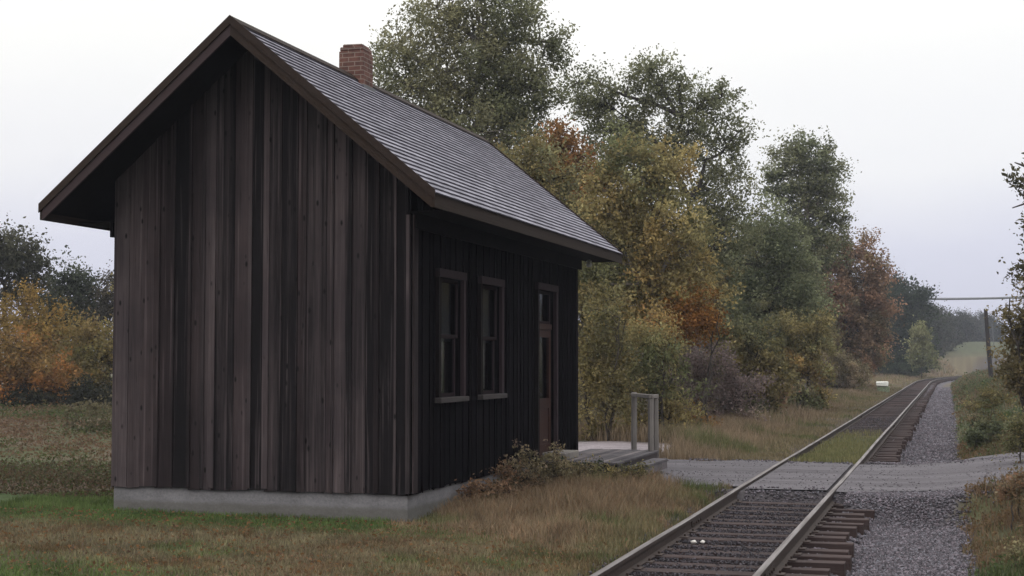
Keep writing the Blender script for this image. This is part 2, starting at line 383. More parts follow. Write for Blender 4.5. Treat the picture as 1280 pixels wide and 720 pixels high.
# ballast stones
def stones(P, size, col):
    n=len(P)
    base=np.array([(1,1,1),(1,-1,-1),(-1,1,-1),(-1,-1,1),(1.2,0,-.2),(-1.1,.3,.1),(0,1.2,.2),(.1,-1.2,0)])*.5
    # irregular octahedra
    oc=np.array([(1,0,0),(-1,0,0),(0,1,0),(0,-1,0),(0,0,1),(0,0,-1)])
    fc=np.array([(0,2,4),(2,1,4),(1,3,4),(3,0,4),(2,0,5),(1,2,5),(3,1,5),(0,3,5)])
    Vv=oc[None]*rng.uniform(.35,.65,(n,6,1))*size[:,None,None]
    Vv=Vv+rng.normal(0,.12,(n,6,3))*size[:,None,None]
    a=rng.uniform(0,6.28,n); b_=rng.uniform(-.7,.7,n)
    ca,sa,cb,sb=np.cos(a),np.sin(a),np.cos(b_),np.sin(b_)
    x=Vv[:,:,0]*ca[:,None]-Vv[:,:,1]*sa[:,None]; yv=Vv[:,:,0]*sa[:,None]+Vv[:,:,1]*ca[:,None]; z=Vv[:,:,2]*.75
    z2=z*cb[:,None]+x*sb[:,None]; x2=x*cb[:,None]-z*sb[:,None]
    V=np.stack([x2,yv,z2],2)+P[:,None,:]
    Fc=fc[None]+(np.arange(n)*6)[:,None,None]
    return V.reshape(-1,3),Fc.reshape(-1,3),np.repeat(col,6,axis=0)
def scat(n,x0,x1,ya,yb,p=1.0):
    Y=ya+(yb-ya)*rng.random(n)**p; d=x0+(x1-x0)*rng.random(n); X=d+cl(Y); return X,Y
X1,Y1=scat(34000,1.0,2.85,12.5,23.7); X2,Y2=scat(26000,1.0,2.8,30.4,140,1.8); X3,Y3=scat(16000,-.72,.72,12.5,23.7); X4,Y4=scat(2500,.72,1.1,12.5,23.7); X5,Y5=scat(500,-1.1,-.8,12.5,23.7); X6,Y6=scat(2500,-.7,.7,34,60)
X=np.concatenate([X1,X2,X3,X4,X5,X6]); Y=np.concatenate([Y1,Y2,Y3,Y4,Y5,Y6]); d=X-cl(Y)
keep=(d<2.5+rng.random(len(X))*.45); X,Y,d=X[keep],Y[keep],d[keep]
inr=np.abs(d)<.75
ph=np.min(np.abs(Y[:,None]-np.array(tieY)[None,:60]),axis=1)
keep=~(inr & (ph<.125) & (rng.random(len(X))<.8)); keep&=~((~inr)&(ph<.125)&(d>0)&(d<1.42)&(rng.random(len(X))<.93)); X,Y,d=X[keep],Y[keep],d[keep]; inr=inr[keep]; ph=ph[keep]
z=ground(X,Y)+.01; z=np.where(inr,-.186+rng.random(len(X))*.018,z)
Xs=rng.uniform(-5.3,1.6,5200); Ys=np.where(rng.random(5200)<.6,23.3+rng.normal(0,.28,5200),30.6+rng.normal(0,.3,5200)); ks=(np.abs(np.abs(Xs-TX)-GX)>.12)&(Ys>22.4); Xs,Ys=Xs[ks],Ys[ks]; X=np.concatenate([X,Xs]); Y=np.concatenate([Y,Ys]); z=np.concatenate([z,np.maximum(ground(Xs,Ys)+.012,np.where((Ys>23.75)&(Ys<30.2),-.005+.20*sstep(-.9,1.8,Xs),-1))]); inr=np.concatenate([inr,np.zeros(len(Xs),bool)])
sz=rng.uniform(.024,.055,len(X)); sz=sz*(1+.03*(Y-24).clip(0)); sz=np.where(inr,sz*.62,sz)
bc=np.array((.105,.095,.110))[None]*(.42+1.15*rng.random(len(X))**1.8)[:,None]*np.where(inr,.55,1)[:,None]; bc[:,0]*=rng.uniform(.92,1.1,len(X))
v_,f_,c_=stones(np.stack([X,Y,z],1),sz,bc)
o=link('gravel',npmesh('gravel',v_,f_,3,c_),M['pebble']); tag(o,'grey crushed stone ballast around the ties and beside the track','gravel',kind='stuff')
for k,(px,py,s) in enumerate([(866,675,.085),(877,675.5,.075)]):
    Z=2.2*F/(py-452); x,yy=at(px,Z)
    v_,f_,c_=stones(np.array([(0,0,0.0)]),np.array([s]),np.ones((1,3))*.5)
    o=link('stone',npmesh('stone',v_,f_,3),M['stone']); o.location=(x,yy,-.15)
    tag(o,['pale stone between the rails, the more left one of two','smaller pale stone between the rails, right next to the other'][k],'stone')

n=3500; X=rng.uniform(-7.5,2.2,n); Y=rng.uniform(23.8,30.1,n); k=(np.abs(np.abs(X-TX)-GX)>.11)&(rng.random(n)<np.clip(noise(X,Y*2.2,.9,63)*2.2-.65,0,1)); X,Y=X[k],Y[k]
zz=np.where(np.abs(X-TX)<GX,-.012,-.008)+.20*sstep(-.9,1.8,X); bc=np.array((.115,.104,.116))[None]*(.6+.8*rng.random(len(X)))[:,None]
v_,f_,c_=stones(np.stack([X,Y,zz],1),rng.uniform(.018,.04,len(X)),bc)
o=link('road_grit',npmesh('road_grit',v_,f_,3,c_),M['pebble']); tag(o,'loose grit scattered over the crossing road','grit',kind='stuff')

# ------------------------------------------------------------------ station hut
BX0,BX1=-11.30,-6.85; BY0,BY1=17.9,26.95; BZ0=.31; CX=(BX0+BX1)/2
RY0,RY1=17.05,28.0; HO=.665; EZ=4.20; RZ=6.62       # eave tip z, ridge z (top surface)
hut=empty('wooden_hut',(CX,BY0,0)); tag(hut,'small dark unpainted wooden station hut with a steep gabled shingle roof beside the track','building')
def H(p): return (p[0]-CX,p[1]-BY0,p[2])
class HB(MB):
    def box(s,x0,x1,y0,y1,z0,z1,mi=0,jit=0): MB.box(s,x0-CX,x1-CX,y0-BY0,y1-BY0,z0,z1,mi,jit)
slope=(RZ-EZ)/((BX1+HO)-CX)           # rise per metre
def roofz(x): return RZ-abs(x-CX)*slope
hb=HB(); 
for a in ((BX0+.015,BX0+.27,BY0+.015,BY1-.015),(BX1-.27,BX1-.015,BY0+.015,BY1-.015),(BX0+.272,BX1-.272,BY0+.015,BY0+.27),(BX0+.272,BX1-.272,BY1-.27,BY1-.015)): hb.box(*a,-.4,.325)
hb.build('foundation',M['concrete'],hut)
# inner core that closes the house behind the boards
def gable_board(hb,x0,x1,yf,th,z0a,z0b):
    """vertical board on a gable wall, top cut to the roof slope"""
    zt0=roofz(x0)-.13; zt1=roofz(x1)-.13
    if x0<CX<x1: zt0=zt1=min(zt0,zt1)
    y0_,y1_=(yf-th,yf) 
    a=[H(p) for p in [(x0,y0_,z0a),(x1,y0_,z0b),(x1,y1_,z0b),(x0,y1_,z0a),(x0,y0_,zt0),(x1,y0_,zt1),(x1,y1_,zt1),(x0,y1_,zt0)]]
    hb.hexa(a)
def boards(a,b):
    out=[]; x=a
    while x<b-.05:
        w=random.choice([.12,.16,.2,.24,.28]); e=min(b,x+w)
        if b-e<.08: e=b
        out.append((x,e)); x=e
    return out
def gable_wall(yf,sgn):
    hb=HB(); bs=boards(BX0,BX1)
    for (a,b) in bs:
        th=.022+random.uniform(0,.01); y=yf if sgn<0 else yf+th
        gable_board(hb,a+.002,b-.002,yf+(0 if sgn<0 else .03),th,BZ0-random.uniform(0,.035),BZ0-random.uniform(0,.035))
    for i,(a,b) in enumerate(bs[1:]):
        if random.random()<.18: continue
        w=random.choice([.022,.03,.04,.055,.07]); th=random.uniform(.008,.02); x=a+random.uniform(-.015,.015)
        yb=(yf-.0325) if sgn<0 else yf+.0625
        gable_board(hb,x-w/2*1.3,x+w/2*1.3,yb if sgn<0 else yb,th,BZ0-random.uniform(-.02,.03),BZ0-random.uniform(-.02,.03))
    return hb.build('wall',M['siding'],hut,bevel=.003)
gable_wall(BY0,-1)
gable_wall(BY1,1)
W1=(18.95,19.93,1.55,3.23); W2=(20.83,21.83,1.55,3.23); D1=(23.98,25.12,.36,3.30)  # openings: y0,y1,z0,z1
def side_wall(xf,sgn,openings,mat):
    hb=HB(); ztop=roofz(xf)-.12
    def col(a,b,x0,x1,z0):
        segs=[(z0,ztop)]
        for (oa,ob,oz0,oz1) in openings:
            if b>oa and a<ob:
                ns=[]
                for (s,e) in segs:
                    if s<oz0: ns.append((s,min(e,oz0)))
                    if e>oz1: ns.append((max(s,oz1),e))
                segs=ns
        for (s,e) in segs: hb.box(min(x0,x1),max(x0,x1),a,b,s,e)
    edges=[BY0-.03 if sgn>0 else BY0]; 
    stops=sorted([o[0] for o in openings]+[o[1] for o in openings]+[BY1]); bs=[]; a=BY0
    for s in stops: bs+=boards(a,s); a=s
    for (a,b) in bs: col(a+.002,b-.002,xf,xf+sgn*(.02+random.uniform(0,.008)),BZ0-random.uniform(0,.03))
    for (a,b) in bs[1:]:
        if any(abs(a-s)<.02 for s in stops): continue
        w=random.choice([.03,.045,.05]); x=a
        col(x-w/2,x+w/2,xf+sgn*.0305,xf+sgn*(.042+random.uniform(0,.006)),BZ0-random.uniform(0,.03))
    return hb.build('wall',mat,hut,bevel=.003)
side_wall(BX1,1,[W1,W2,D1],M['siding_shaded'])
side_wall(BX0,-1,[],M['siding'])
hb=HB(); # dark lining inside the walls, recessed at openings
hb.box(BX0+.01,BX1-.16,BY0+.04,BY1-.01,.33,roofz(BX1)-.14)
hb.build('inner_lining',M['dark'],hut)
for (a,b,z0,z1) in (W1,W2,D1):
    hb=HB()
    hb.box(BX1-.16,BX1-.002,a-.1,a,z0-.1,z1+.1); hb.box(BX1-.16,BX1-.002,b,b+.1,z0-.1,z1+.1)
    hb.box(BX1-.16,BX1-.002,a,b,z1,z1+.1); hb.box(BX1-.16,BX1-.002,a,b,z0-.1,z0)
    hb.build('opening_frame',M['soffit'],hut)
hb=HB()
hb.box(BX1-.02,BX1+.035,BY0-.062,BY0-.001,BZ0,4.0); hb.box(BX1+.0585,BX1+.085,BY0-.02,BY0+.13,BZ0,4.0)
hb.build('corner_board',M['siding'],hut)
def window(o,curt):
    y0_,y1_,z0,z1=o; e=empty('window',H((BX1,(y0_+y1_)/2,z0))); e.parent=hut
    ym=(y0_+y1_)/2
    class WB(MB):
        def box(s,x0,x1,a,b,c,d,mi=0,jit=0): MB.box(s,x0,x1,a-ym,b-ym,c-z0,d-z0,mi,jit)
    w=WB(); X0,X1=.062,.085
    w.box(.03,X1,y0_-.09,y0_,z0,z1+.005); w.box(.03,X1,y1_,y1_+.09,z0,z1+.005); w.box(.03,X1+.012,y0_-.10,y1_+.10,z1+.006,z1+.12)
    w.build('frame',M['trim'],e)
    w=WB(); w.box(-.02,.13,y0_-.12,y1_+.12,z0-.075,z0-.003); w.build('sill',M['sill'],e,bevel=.006)
    zm=(z0+z1)/2
    for (a,b,x) in ((zm+.0,z1,-.045),(z0,zm+.04,-.082)):
        w=WB(); s=.05
        w.box(x,x+.032,y0_,y0_+s,a,b); w.box(x,x+.032,y1_-s,y1_,a,b); w.box(x,x+.032,y0_+s+.001,y1_-s-.001,b-s,b); w.box(x,x+.032,y0_+s+.001,y1_-s-.001,a,a+s)
        w.build('sash',M['trim'],e)
        w=WB(); w.box(x+.012,x+.017,y0_+s,y1_-s,a+s,b-s); w.build('glass',M['glass'],e)
    w=WB(); w.box(-.125,-.118,y0_+.01,y1_-.01,zm-.05,z1); w.build('blind',M['blind'],e)
    # curtain with folds
    mb=MB(); a,b=curt; n=26
    for i in range(n+1):
        t=i/n; yy=a+(b-a)*t; x=-.135+.016*math.sin(t*17)
        mb.v+= [(x,yy-ym,.08),(x+.006,yy-ym+.02*math.sin(3*t),zm-z0)]
    for i in range(n): mb.f.append((2*i,2*i+2,2*i+3,2*i+1)); mb.m.append(0)
    mb.build('curtain',M['curtain'],e)
    if True:
        w=WB(); w.box(-.115,-.09,y0_+.08,y0_+.5,z0+.0,z0+.07); w.build('ledge_block',M['sill'],e,bevel=.01)
window(W1,(19.35,19.6)); window(W2,(21.2,21.62))
# door with transom
y0_,y1_,z0,z1=D1; ym=(y0_+y1_)/2; dr=empty('door',H((BX1,ym,z0))); dr.parent=hut
class DB(MB):
    def box(s,x0,x1,a,b,c,d,mi=0,jit=0): MB.box(s,x0,x1,a-ym,b-ym,c-z0,d-z0,mi,jit)
w=DB(); w.box(.03,.09,y0_-.09,y0_,z0,z1); w.box(.03,.09,y1_,y1_+.09,z0,z1); w.box(.03,.1,y0_-.10,y1_+.10,z1+.001,z1+.12); w.build('frame',M['trim'],dr)
zt=2.62
w=DB(); x=-.07
w.box(x-.01,x+.07,y0_,y1_,zt,zt+.1); w.box(x,x+.05,y0_,y0_+.13,z0,zt-.001); w.box(x,x+.05,y1_-.13,y1_,z0,zt-.001)
w.box(x,x+.05,y0_+.131,y1_-.131,z0,z0+.24); w.box(x,x+.05,y0_+.131,y1_-.131,1.22,1.40); w.box(x,x+.05,y0_+.131,y1_-.131,zt-.14,zt-.001)
w.box(x+.012,x+.03,y0_+.131,y1_-.131,z0+.24,1.22)
w.build('door_leaf',M['doorwood'],dr)
w=DB(); w.box(x+.02,x+.026,y0_+.131,y1_-.131,1.40,zt-.14); w.box(x+.02,x+.026,y0_+.05,y1_-.05,zt+.15,z1-.05); w.build('glass',M['glass'],dr)
w=DB(); 
for a in ((y0_,y0_+.05,zt+.101,z1),(y1_-.05,y1_,zt+.101,z1),(y0_+.051,y1_-.051,z1-.05,z1),(y0_+.051,y1_-.051,zt+.101,zt+.15)): w.box(x,x+.04,*a)
w.build('transom_sash',M['trim'],dr)
w=DB(); w.tube([(x+.05,y0_+.07-ym,1.30-z0),(x+.11,y0_+.07-ym,1.30-z0)],[.012,.03],8); w.build('handle',M['rust'],dr)
w=DB(); w.box(x+.052,x+.056,y0_+.02,y0_+.125,1.75,2.10); w.build('notice',M['paper'],dr)

# roof
rf_mb=HB()
def slab(s,t0,t1,xa,xb,ya,yb,dz0,dz1,mi=0):
    """slab following one slope, xa/xb measured outward from ridge"""
    za,zb=RZ-xa*slope,RZ-xb*slope
    p=[(CX+s*xa,ya,za+dz0),(CX+s*xb,ya,zb+dz0),(CX+s*xb,yb,zb+dz0),(CX+s*xa,yb,za+dz0),(CX+s*xa,ya,za+dz1),(CX+s*xb,ya,zb+dz1),(CX+s*xb,yb,zb+dz1),(CX+s*xa,yb,za+dz1)]
    if s<0: p=[p[1],p[0],p[3],p[2],p[5],p[4],p[7],p[6]]
    t0.hexa([H(q) for q in p],mi)
HW=(BX1+HO)-CX
for s in (1,-1): slab(s,rf_mb,None,.0 if s>0 else .0,HW-.03,RY0+.03,RY1-.03,-.12,-.035)
roof=rf_mb.build('roof',M['soffit'],hut)
sl_len=HW*math.hypot(1,slope); cosr=1/math.hypot(1,slope); sinr=slope*cosr
sh=HB(); nc=27; ex=(HW+.0)/nc
for s in (1,-1):
    for i in range(nc):
        xb=HW+.02-i*ex; xa=xb-ex*1.25
        y=RY0+.0-random.uniform(0,.12)
        while y<RY1+.02:
            wd=random.uniform(.14,.26); a=max(y,RY0+.0); b_=min(y+wd,RY1-.0)-.0015
            if b_-a>.03:
                j=random.uniform(-.002,.002); th=.011+random.uniform(0,.003)
                xa_=max(xa,0.0); xb_=xb+j
                za=RZ-xa_*slope-.022; zb=RZ-xb_*slope-.004+random.uniform(-.0008,.0008)
                p=[(CX+s*xa_,a,za-.006),(CX+s*xb_,a,zb-.006-.0),(CX+s*xb_,b_,zb-.006),(CX+s*xa_,b_,za-.006),(CX+s*xa_,a,za),(CX+s*xb_,a,zb+th),(CX+s*xb_,b_,zb+th),(CX+s*xa_,b_,za)]
                if s<0: p=[p[1],p[0],p[3],p[2],p[5],p[4],p[7],p[6]]
                sh.hexa([H(q) for q in p]); sh.m[-(3 if s>0 else 5) if False else (-3 if s>0 else -1)]=1
            y+=wd
o=sh.build('shingle_covering',[M['shingle'],simple('shingle_butt_end',(.050,.046,.058),.95,.1,.5,12)],roof)
fa=HB()   # rake boards on both gables, eave boards
for ya,yb in ((RY0,RY0+.035),(RY1-.035,RY1)):
    for s in (1,-1): slab(s,fa,None,0.0,HW-.035,ya,yb,-.235,-.028)
for ya,yb in ((RY0-.022,RY0-.002),(RY1+.002,RY1+.022)):
    for s in (1,-1): slab(s,fa,None,0.0,HW+.012,ya,yb,-.09,.034)
for s in (1,-1):
    x=CX+s*(HW-.032); x2=CX+s*HW; fa.box(min(x,x2),max(x,x2),RY0,RY1,EZ-.20,EZ-.005)
fa.build('fascia',M['fascia'],roof)
so=HB()   # flat soffit under the eaves and frieze
for s in (1,-1):
    xe=CX+s*(HW-.034); xw=(BX1 if s>0 else BX0)+s*.001; so.box(min(xe,xw),max(xe,xw),BY0+.012,RY1-.036,EZ-.17,EZ-.145)
    xw2=(BX1 if s>0 else BX0)+s*.06; xw3=xw2+s*.045; so.box(min(xw2,xw3),max(xw2,xw3),BY0+.01,BY1-.01,3.82,EZ-.171)
so.build('soffit',M['soffit'],roof)
rc=HB()
for s in (1,-1): slab(s,rc,None,0.0,.13,RY0-.02,RY1+.02,.012,.03)
rc.build('ridge_cap',M['fascia'],roof)
# chimney on the ridge
cy=21.3; ch=HB(); hw=.21
ch.box(CX-hw,CX+hw,cy-hw,cy+hw,6.1,7.02); ch.box(CX-hw+.012,CX+hw-.012,cy-hw+.012,cy+hw-.012,7.021,7.09,jit=.006); ch.box(CX-hw+.05,CX+hw-.04,cy-hw+.05,cy+hw-.05,7.091,7.14,jit=.014)
c=ch.build('chimney',M['brick'],roof,bevel=.012)
fl=HB(); fl.box(CX-hw-.03,CX+hw+.03,cy-hw-.03,cy+hw+.03,6.25,6.46); fl.build('flashing',simple('lead_flashing',(.09,.09,.10),.6,.4,.2,6),c)
# insulator on the eave corner
mb=MB(); p=(BX1+.22-CX,BY1+.10-BY0,3.93)
mb.tube([(p[0],p[1],p[2]+.09),(p[0],p[1],p[2]+.06),(p[0],p[1],p[2]+.03),(p[0],p[1],p[2]),(p[0],p[1],p[2]-.05)],[.015,.06,.03,.065,.04],10)
mb.build('insulator',M['porcelain'],hut,smooth=True)

# door step block, deck and railing
DX0,DX1,DY0,DY1,DZ=BX1+.095,-5.38,23.95,27.6,.34
dk=empty('wooden_deck',(DX0,DY0,0)); tag(dk,'low weathered grey plank deck in front of the hut door','deck')
mb=MB(); x=0
L=DY1-DY0
n=11; wpl=(DX1-DX0)/n
for i in range(n): mb.box(i*wpl+.004,(i+1)*wpl-.004,-random.uniform(0,.05),L+random.uniform(0,.05),DZ-.04+random.uniform(-.004,.004),DZ+random.uniform(-.004,.004))
mb.build('plank_top',M['greywood'],dk,bevel=.004)
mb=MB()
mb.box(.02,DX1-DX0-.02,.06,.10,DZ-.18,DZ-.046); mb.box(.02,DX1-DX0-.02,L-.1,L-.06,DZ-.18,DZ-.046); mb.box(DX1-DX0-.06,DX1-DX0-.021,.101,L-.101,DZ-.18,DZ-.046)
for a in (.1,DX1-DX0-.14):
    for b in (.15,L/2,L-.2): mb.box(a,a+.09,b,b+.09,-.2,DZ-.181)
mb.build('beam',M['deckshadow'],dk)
for k in range(1):
    mb=MB(); xx=DX1-DX0+.02+k*.30; mb.box(xx,xx+.285,.15,L-.75,DZ-.16-k*.12,DZ-.105-k*.12); mb.box(xx+.26,xx+.28,.16,L-.76,DZ-.28-k*.1,DZ-.161-k*.12)
    mb.build('step',M['greywood'],dk,bevel=.006)
st=MB(); st.box(0,.42,0,.95,0,.13); o=st.build('door_step',M['greypost'],None,bevel=.015); o.location=(BX1+.10,24.08,DZ+.006); tag(o,'pale wooden step block on the deck at the foot of the door','step')
rl=empty('wooden_railing',(-5.9,27.75,0)); tag(rl,'grey wooden railing of square posts and a top rail at the end of the deck','railing')
A=(-6.03,28.30); B=(-5.46,27.2); Cc=(-5.44,27.6); gz=-.1
def post(p,h,w=.046):
    mb=MB(); mb.box(-w,w,-w,w,0,h); o=mb.build('post',M['greypost'],rl,bevel=.008); o.location=(p[0]+5.9,p[1]-27.75,gz); o.rotation_euler=(random.uniform(-.015,.015),random.uniform(-.015,.015),.6); return o
post(A,1.54); post(B,1.50); post(Cc,1.50)
def beam(p,q,z,h=.07,w=.045,name='top_rail'):
    mb=MB(); p=Vector((p[0]+5.9,p[1]-27.75,z)); q=Vector((q[0]+5.9,q[1]-27.75,z)); d=(q-p).normalized(); n=Vector((-d.y,d.x,0)); p=p-d*.05; q=q+d*.05; h2=h/2
    mb.hexa([p-n*w-Vector((0,0,h2)),q-n*w-Vector((0,0,h2)),q+n*w-Vector((0,0,h2)),p+n*w-Vector((0,0,h2)),p-n*w+Vector((0,0,h2)),q-n*w+Vector((0,0,h2)),q+n*w+Vector((0,0,h2)),p+n*w+Vector((0,0,h2))]); return mb.build(name,M['greypost'],rl,bevel=.006)
beam(A,B,1.385); beam(B,Cc,1.38)

# white-topped block by the line
Z=98; x,yy=at(1103,Z); tb=empty('concrete_block',(x,yy,-.05)); tag(tb,'small white topped mossy concrete block beside the far track','concrete block')
mb=MB(); mb.box(-.40,.40,-.25,.25,0,.42,jit=.03); mb.build('base',M['mossy'],tb,bevel=.03)
mb=MB(); mb.box(-.46,.33,-.3,.3,.43,.74,jit=.03); mb.build('cap',M['white'],tb,bevel=.04)

# ------------------------------------------------------------------ utility pole and cable
ZP=120; x,yy=at(1238.5,ZP); gzp=float(ground(x,yy)); po=empty('utility_pole',(x,yy,gzp)); tag(po,'dark leaning wooden utility pole on the bank right of the track','utility pole')
hp=hz(386,ZP)-gzp; lean=-.10
mb=MB(); mb.tube([(0-.0,0,-.3),(lean*2.2,0,hp*.5),(lean*4.0,0,hp)],[.20,.18,.15],10); mb.build('pole',M['polewood'],po,smooth=False)
mb=MB(); mb.tube([(lean*4,-.12,hp-.1),(lean*4,-.12,hp+.12)],[.05,.03],8); mb.build('insulator',M['porcelain'],po)
mb=MB(); mb.tube([(.45,.1,-.1),(.10,.05,hp*.8)],.035,6); mb.build('guy_wire',M['cable'],po)
ZK=205; zc=hz(371.5,ZK); xl,yl=at(1095,ZK); xr,yr=at(1345,ZK)
pts=[]
for i in range(25):
    t=i/24; pts.append((xl+(xr-xl)*t,yl+(yr-yl)*t,zc-.9*(1-(2*t-1)**2)*.35+.12+(t-.5)*.5))
mb=MB(); mb.tube(pts,.165,8); cb_=mb.build('overhead_cable',M['cable'],None,smooth=True); tag(cb_,'thick pale grey cable strung high across the railway line','cable')
for k,(a,b) in enumerate(((xl,yl),(xr,yr))):
    g0=float(ground(a,b)); e=empty('cable_pole',(a,b,g0)); tag(e,['brown cable pole among the trees left of the line','brown cable pole behind the trees right of the line'][k],'utility pole')
    hh=pts[0 if k==0 else -1][2]-g0
    mb=MB(); mb.tube([(0,0,-.3),(0,.0,hh*.5),(0,0,hh+.4)],[.17,.15,.12],10); mb.build('pole',M['polewood'],e)
    mb=MB(); mb.box(-.06,.06,-.5,.5,hh-.3,hh-.18); mb.build('crossarm',M['polewood'],e)

# ------------------------------------------------------------------ plants
def leaves(P, size, col, flat=0.0, asp=.62):
    n=len(P); u=rng.normal(size=(n,3)); u[:,2]*=(1-flat); u/=np.linalg.norm(u,axis=1)[:,None]
    w=rng.normal(size=(n,3)); w-= (w*u).sum(1)[:,None]*u; w/=np.linalg.norm(w,axis=1)[:,None]
    s=(size*rng.uniform(.4,1.45,n))[:,None]; nn=np.cross(u,w)*s*.12
    V=np.stack([P-u*s*.55, P+w*s*.5*asp+nn, P+u*s*.55, P-w*s*.5*asp+nn],1).reshape(-1,3)
    i=np.arange(n)*4; return V, np.stack([i,i+1,i+2,i+3],1), np.repeat(col,4,axis=0)
def bcol(n,a,b,t,j=.35):
    c=np.array(a)[None]*(1-t)[:,None]+np.array(b)[None]*t[:,None]; return c*rng.uniform(1-j,1+j,n)[:,None]
def crown_points(lobes, nclump, per, rad, shell=.5, flat=.75):
    """leaf clumps through the volume of several ellipsoids, thicker towards the outside"""
    vol=np.array([l[3]*l[4]*l[5] for l in lobes])**.85; pr=vol/vol.sum(); pick=rng.choice(len(lobes),nclump,p=pr)
    L=np.array(lobes)[pick]
    d=rng.normal(size=(nclump,3)); d/=np.linalg.norm(d,axis=1)[:,None]
    r=rng.random(nclump)**(1/ (3+3*shell)); bump_=1+.28*np.sin(d[:,0]*5+L[:,0]*3)*np.sin(d[:,2]*6+L[:,1])+rng.normal(0,.07,nclump)
    C=L[:,:3]+d*L[:,3:6]*(r*bump_)[:,None]
    k=rng.poisson(per,nclump)+2; idx=np.repeat(np.arange(nclump),k)
    rr=(rad*rng.uniform(.6,1.4,nclump))[idx]
    g=np.clip(rng.normal(size=(len(idx),3)),-1.5,1.5); g[:,2]*=flat
    # droopy sprays: stretch each clump along its own direction
    ax=d+rng.normal(0,.5,(nclump,3)); ax/=np.linalg.norm(ax,axis=1)[:,None]
    g=g*.42+ax[idx]*np.clip(rng.normal(0,.55,len(idx)),-1.0,1.0)[:,None]
    return C, idx, C[idx]+g*rr[:,None]
def palette(C, idx, pal, scale=1.8, seed=0):
    """pal: list of colours; coherent patches over the crown + jitter per clump and per leaf"""
    P=np.array(pal); n=noise(C[:,0]+C[:,2]*.7,C[:,1]*.5+C[:,2],scale,seed,2); n=np.clip((n-.5)*1.35+.34+rng.normal(0,.13,len(C)),0,.999)*(len(P)-1)
    i=n.astype(int); f=n-i; c=P[i]*(1-f)[:,None]+P[np.minimum(i+1,len(P)-1)]*f[:,None]
    c=c*rng.uniform(.62,1.3,len(C))[:,None]
    return c[idx]*rng.uniform(.6,1.4,len(idx))[:,None]
def limb(mb, p0, p1, r0, r1, wig=.12, n=5):
    p0=np.array(p0,float); p1=np.array(p1,float); L=np.linalg.norm(p1-p0); pts=[];rad=[]
    for i in range(n+1):
        t=i/n; q=p0*(1-t)+p1*t+np.array([0,0,L*.05*math.sin(t*math.pi)]); 
        if 0<i<n: q=q+rng.normal(0,wig*L*.25,3)
        pts.append(tuple(q)); rad.append(r0*(1-t)+r1*t)
    mb.tube(pts,rad,5 if r0<.06 else 7,cap=False); return pts
def plant(name, label, cat, group, pos, base_z, lobes, nclump, per, rad, leaf, pal, stem_r=.16, shell=.5, bark='bark', stems=1, twigs=.35, scale=1.8, asp=.62):
    """lobes relative to pos: (x,y,z,rx,ry,rz)"""
    e=empty(name,(pos[0],pos[1],base_z)); tag(e,label,cat,group)
    C,idx,P=crown_points(lobes,nclump,per,rad,shell)
    keep=P[:,2]>.03; P=P[keep]; idx=idx[keep]
    col=palette(C,idx,pal,scale,int(abs(pos[0]*7+pos[1]*3))%97)
    V,Fc,c=leaves(P,leaf,col,asp=asp)
    crown_name='crown' if cat=='tree' else 'foliage'
    link(crown_name,npmesh('crown',V,Fc,4,c),M['leaf'],e)
    mb=MB(); top=max(l[2] for l in lobes); nodes=[]
    for s in range(stems):
        a=rng.uniform(0,6.28); sp=0 if stems==1 else .35
        cx=np.average([l[0] for l in lobes]); cyv=np.average([l[1] for l in lobes])
        tp=(cx*.75+sp*math.cos(a)*top*.6, cyv*.75+sp*math.sin(a)*top*.6, top*.98)
        pts=limb(mb,(sp*math.cos(a)*.6,sp*math.sin(a)*.6,-.2),tp,stem_r,stem_r*.2,.07,8); nodes+=pts[2:]
    nd=np.array(nodes)
    for l in lobes:
        t=np.array(l[:3]); k=np.argmin(np.linalg.norm(nd-(t-np.array([0,0,abs(l[5])*.9])),axis=1)); pts=limb(mb,nd[k],t+np.array([0,0,l[5]*.4]),stem_r*.42,stem_r*.1,.15,5); nodes+=pts[1:]
    nd=np.array(nodes)
    sel=rng.choice(len(C),int(len(C)*twigs),replace=False)
    for k in sel:
        c0=C[k]; q=nd+np.array([0,0,0]); dist=np.linalg.norm(q-c0,axis=1)+np.clip(q[:,2]-c0[2],0,None)*1.5; j=np.argmin(dist)
        limb(mb,nd[j],c0,min(stem_r*.16,.03)+.004,.006,.18,3)
    mb.build('trunk' if cat=='tree' else 'stem',M[bark],e,smooth=True)
    return e
def ptree(label, Z, lobes_px, pal, dens=1.0, leaf=.13, group=None, cat='tree', name='broadleaf_tree', base_px=None, rad=.55, per=42, stem_r=.2, bark='bark', stems=1, shell=.5, twigs=.35, dep=.9, scale=1.8, asp=.62):
    bpx=base_px if base_px else float(np.mean([l[0] for l in lobes_px])); bx,by=at(bpx,Z); bz=float(ground(bx,by))
    L=[]; vol=0
    if cat=='shrub' and Z>30:
        gy=452+2.05*F/Z; xs_=[l[0] for l in lobes_px]; w_=(max(xs_)-min(xs_))/2+12; lobes_px=lobes_px+[((max(xs_)+min(xs_))/2-w_*.5,gy-w_*.35,w_*.6,w_*.42),((max(xs_)+min(xs_))/2+w_*.5,gy-w_*.32,w_*.6,w_*.4)]
    for (cx,cyp,rx,ry) in lobes_px:
        dz=rng.uniform(-.25,.25)*rx*Z/F*dep*1.5
        x,y=at(cx,Z+dz); r1=rx*Z/F; r3=ry*Z/F
        L.append((x-bx,y-by,hz(cyp,Z)-bz,r1,r1*dep,r3)); vol+=r1*r1*dep*r3
    area=sum((l[3]*l[5]) for l in L); nclump=int(dens*area*11/(rad**1.6))+14; per=int(per*2.0); leaf=leaf*.95
    return plant(name,label,cat,group,(bx,by),bz,L,nclump,per,rad,leaf,pal,stem_r,shell,bark,stems,twigs,scale,asp)

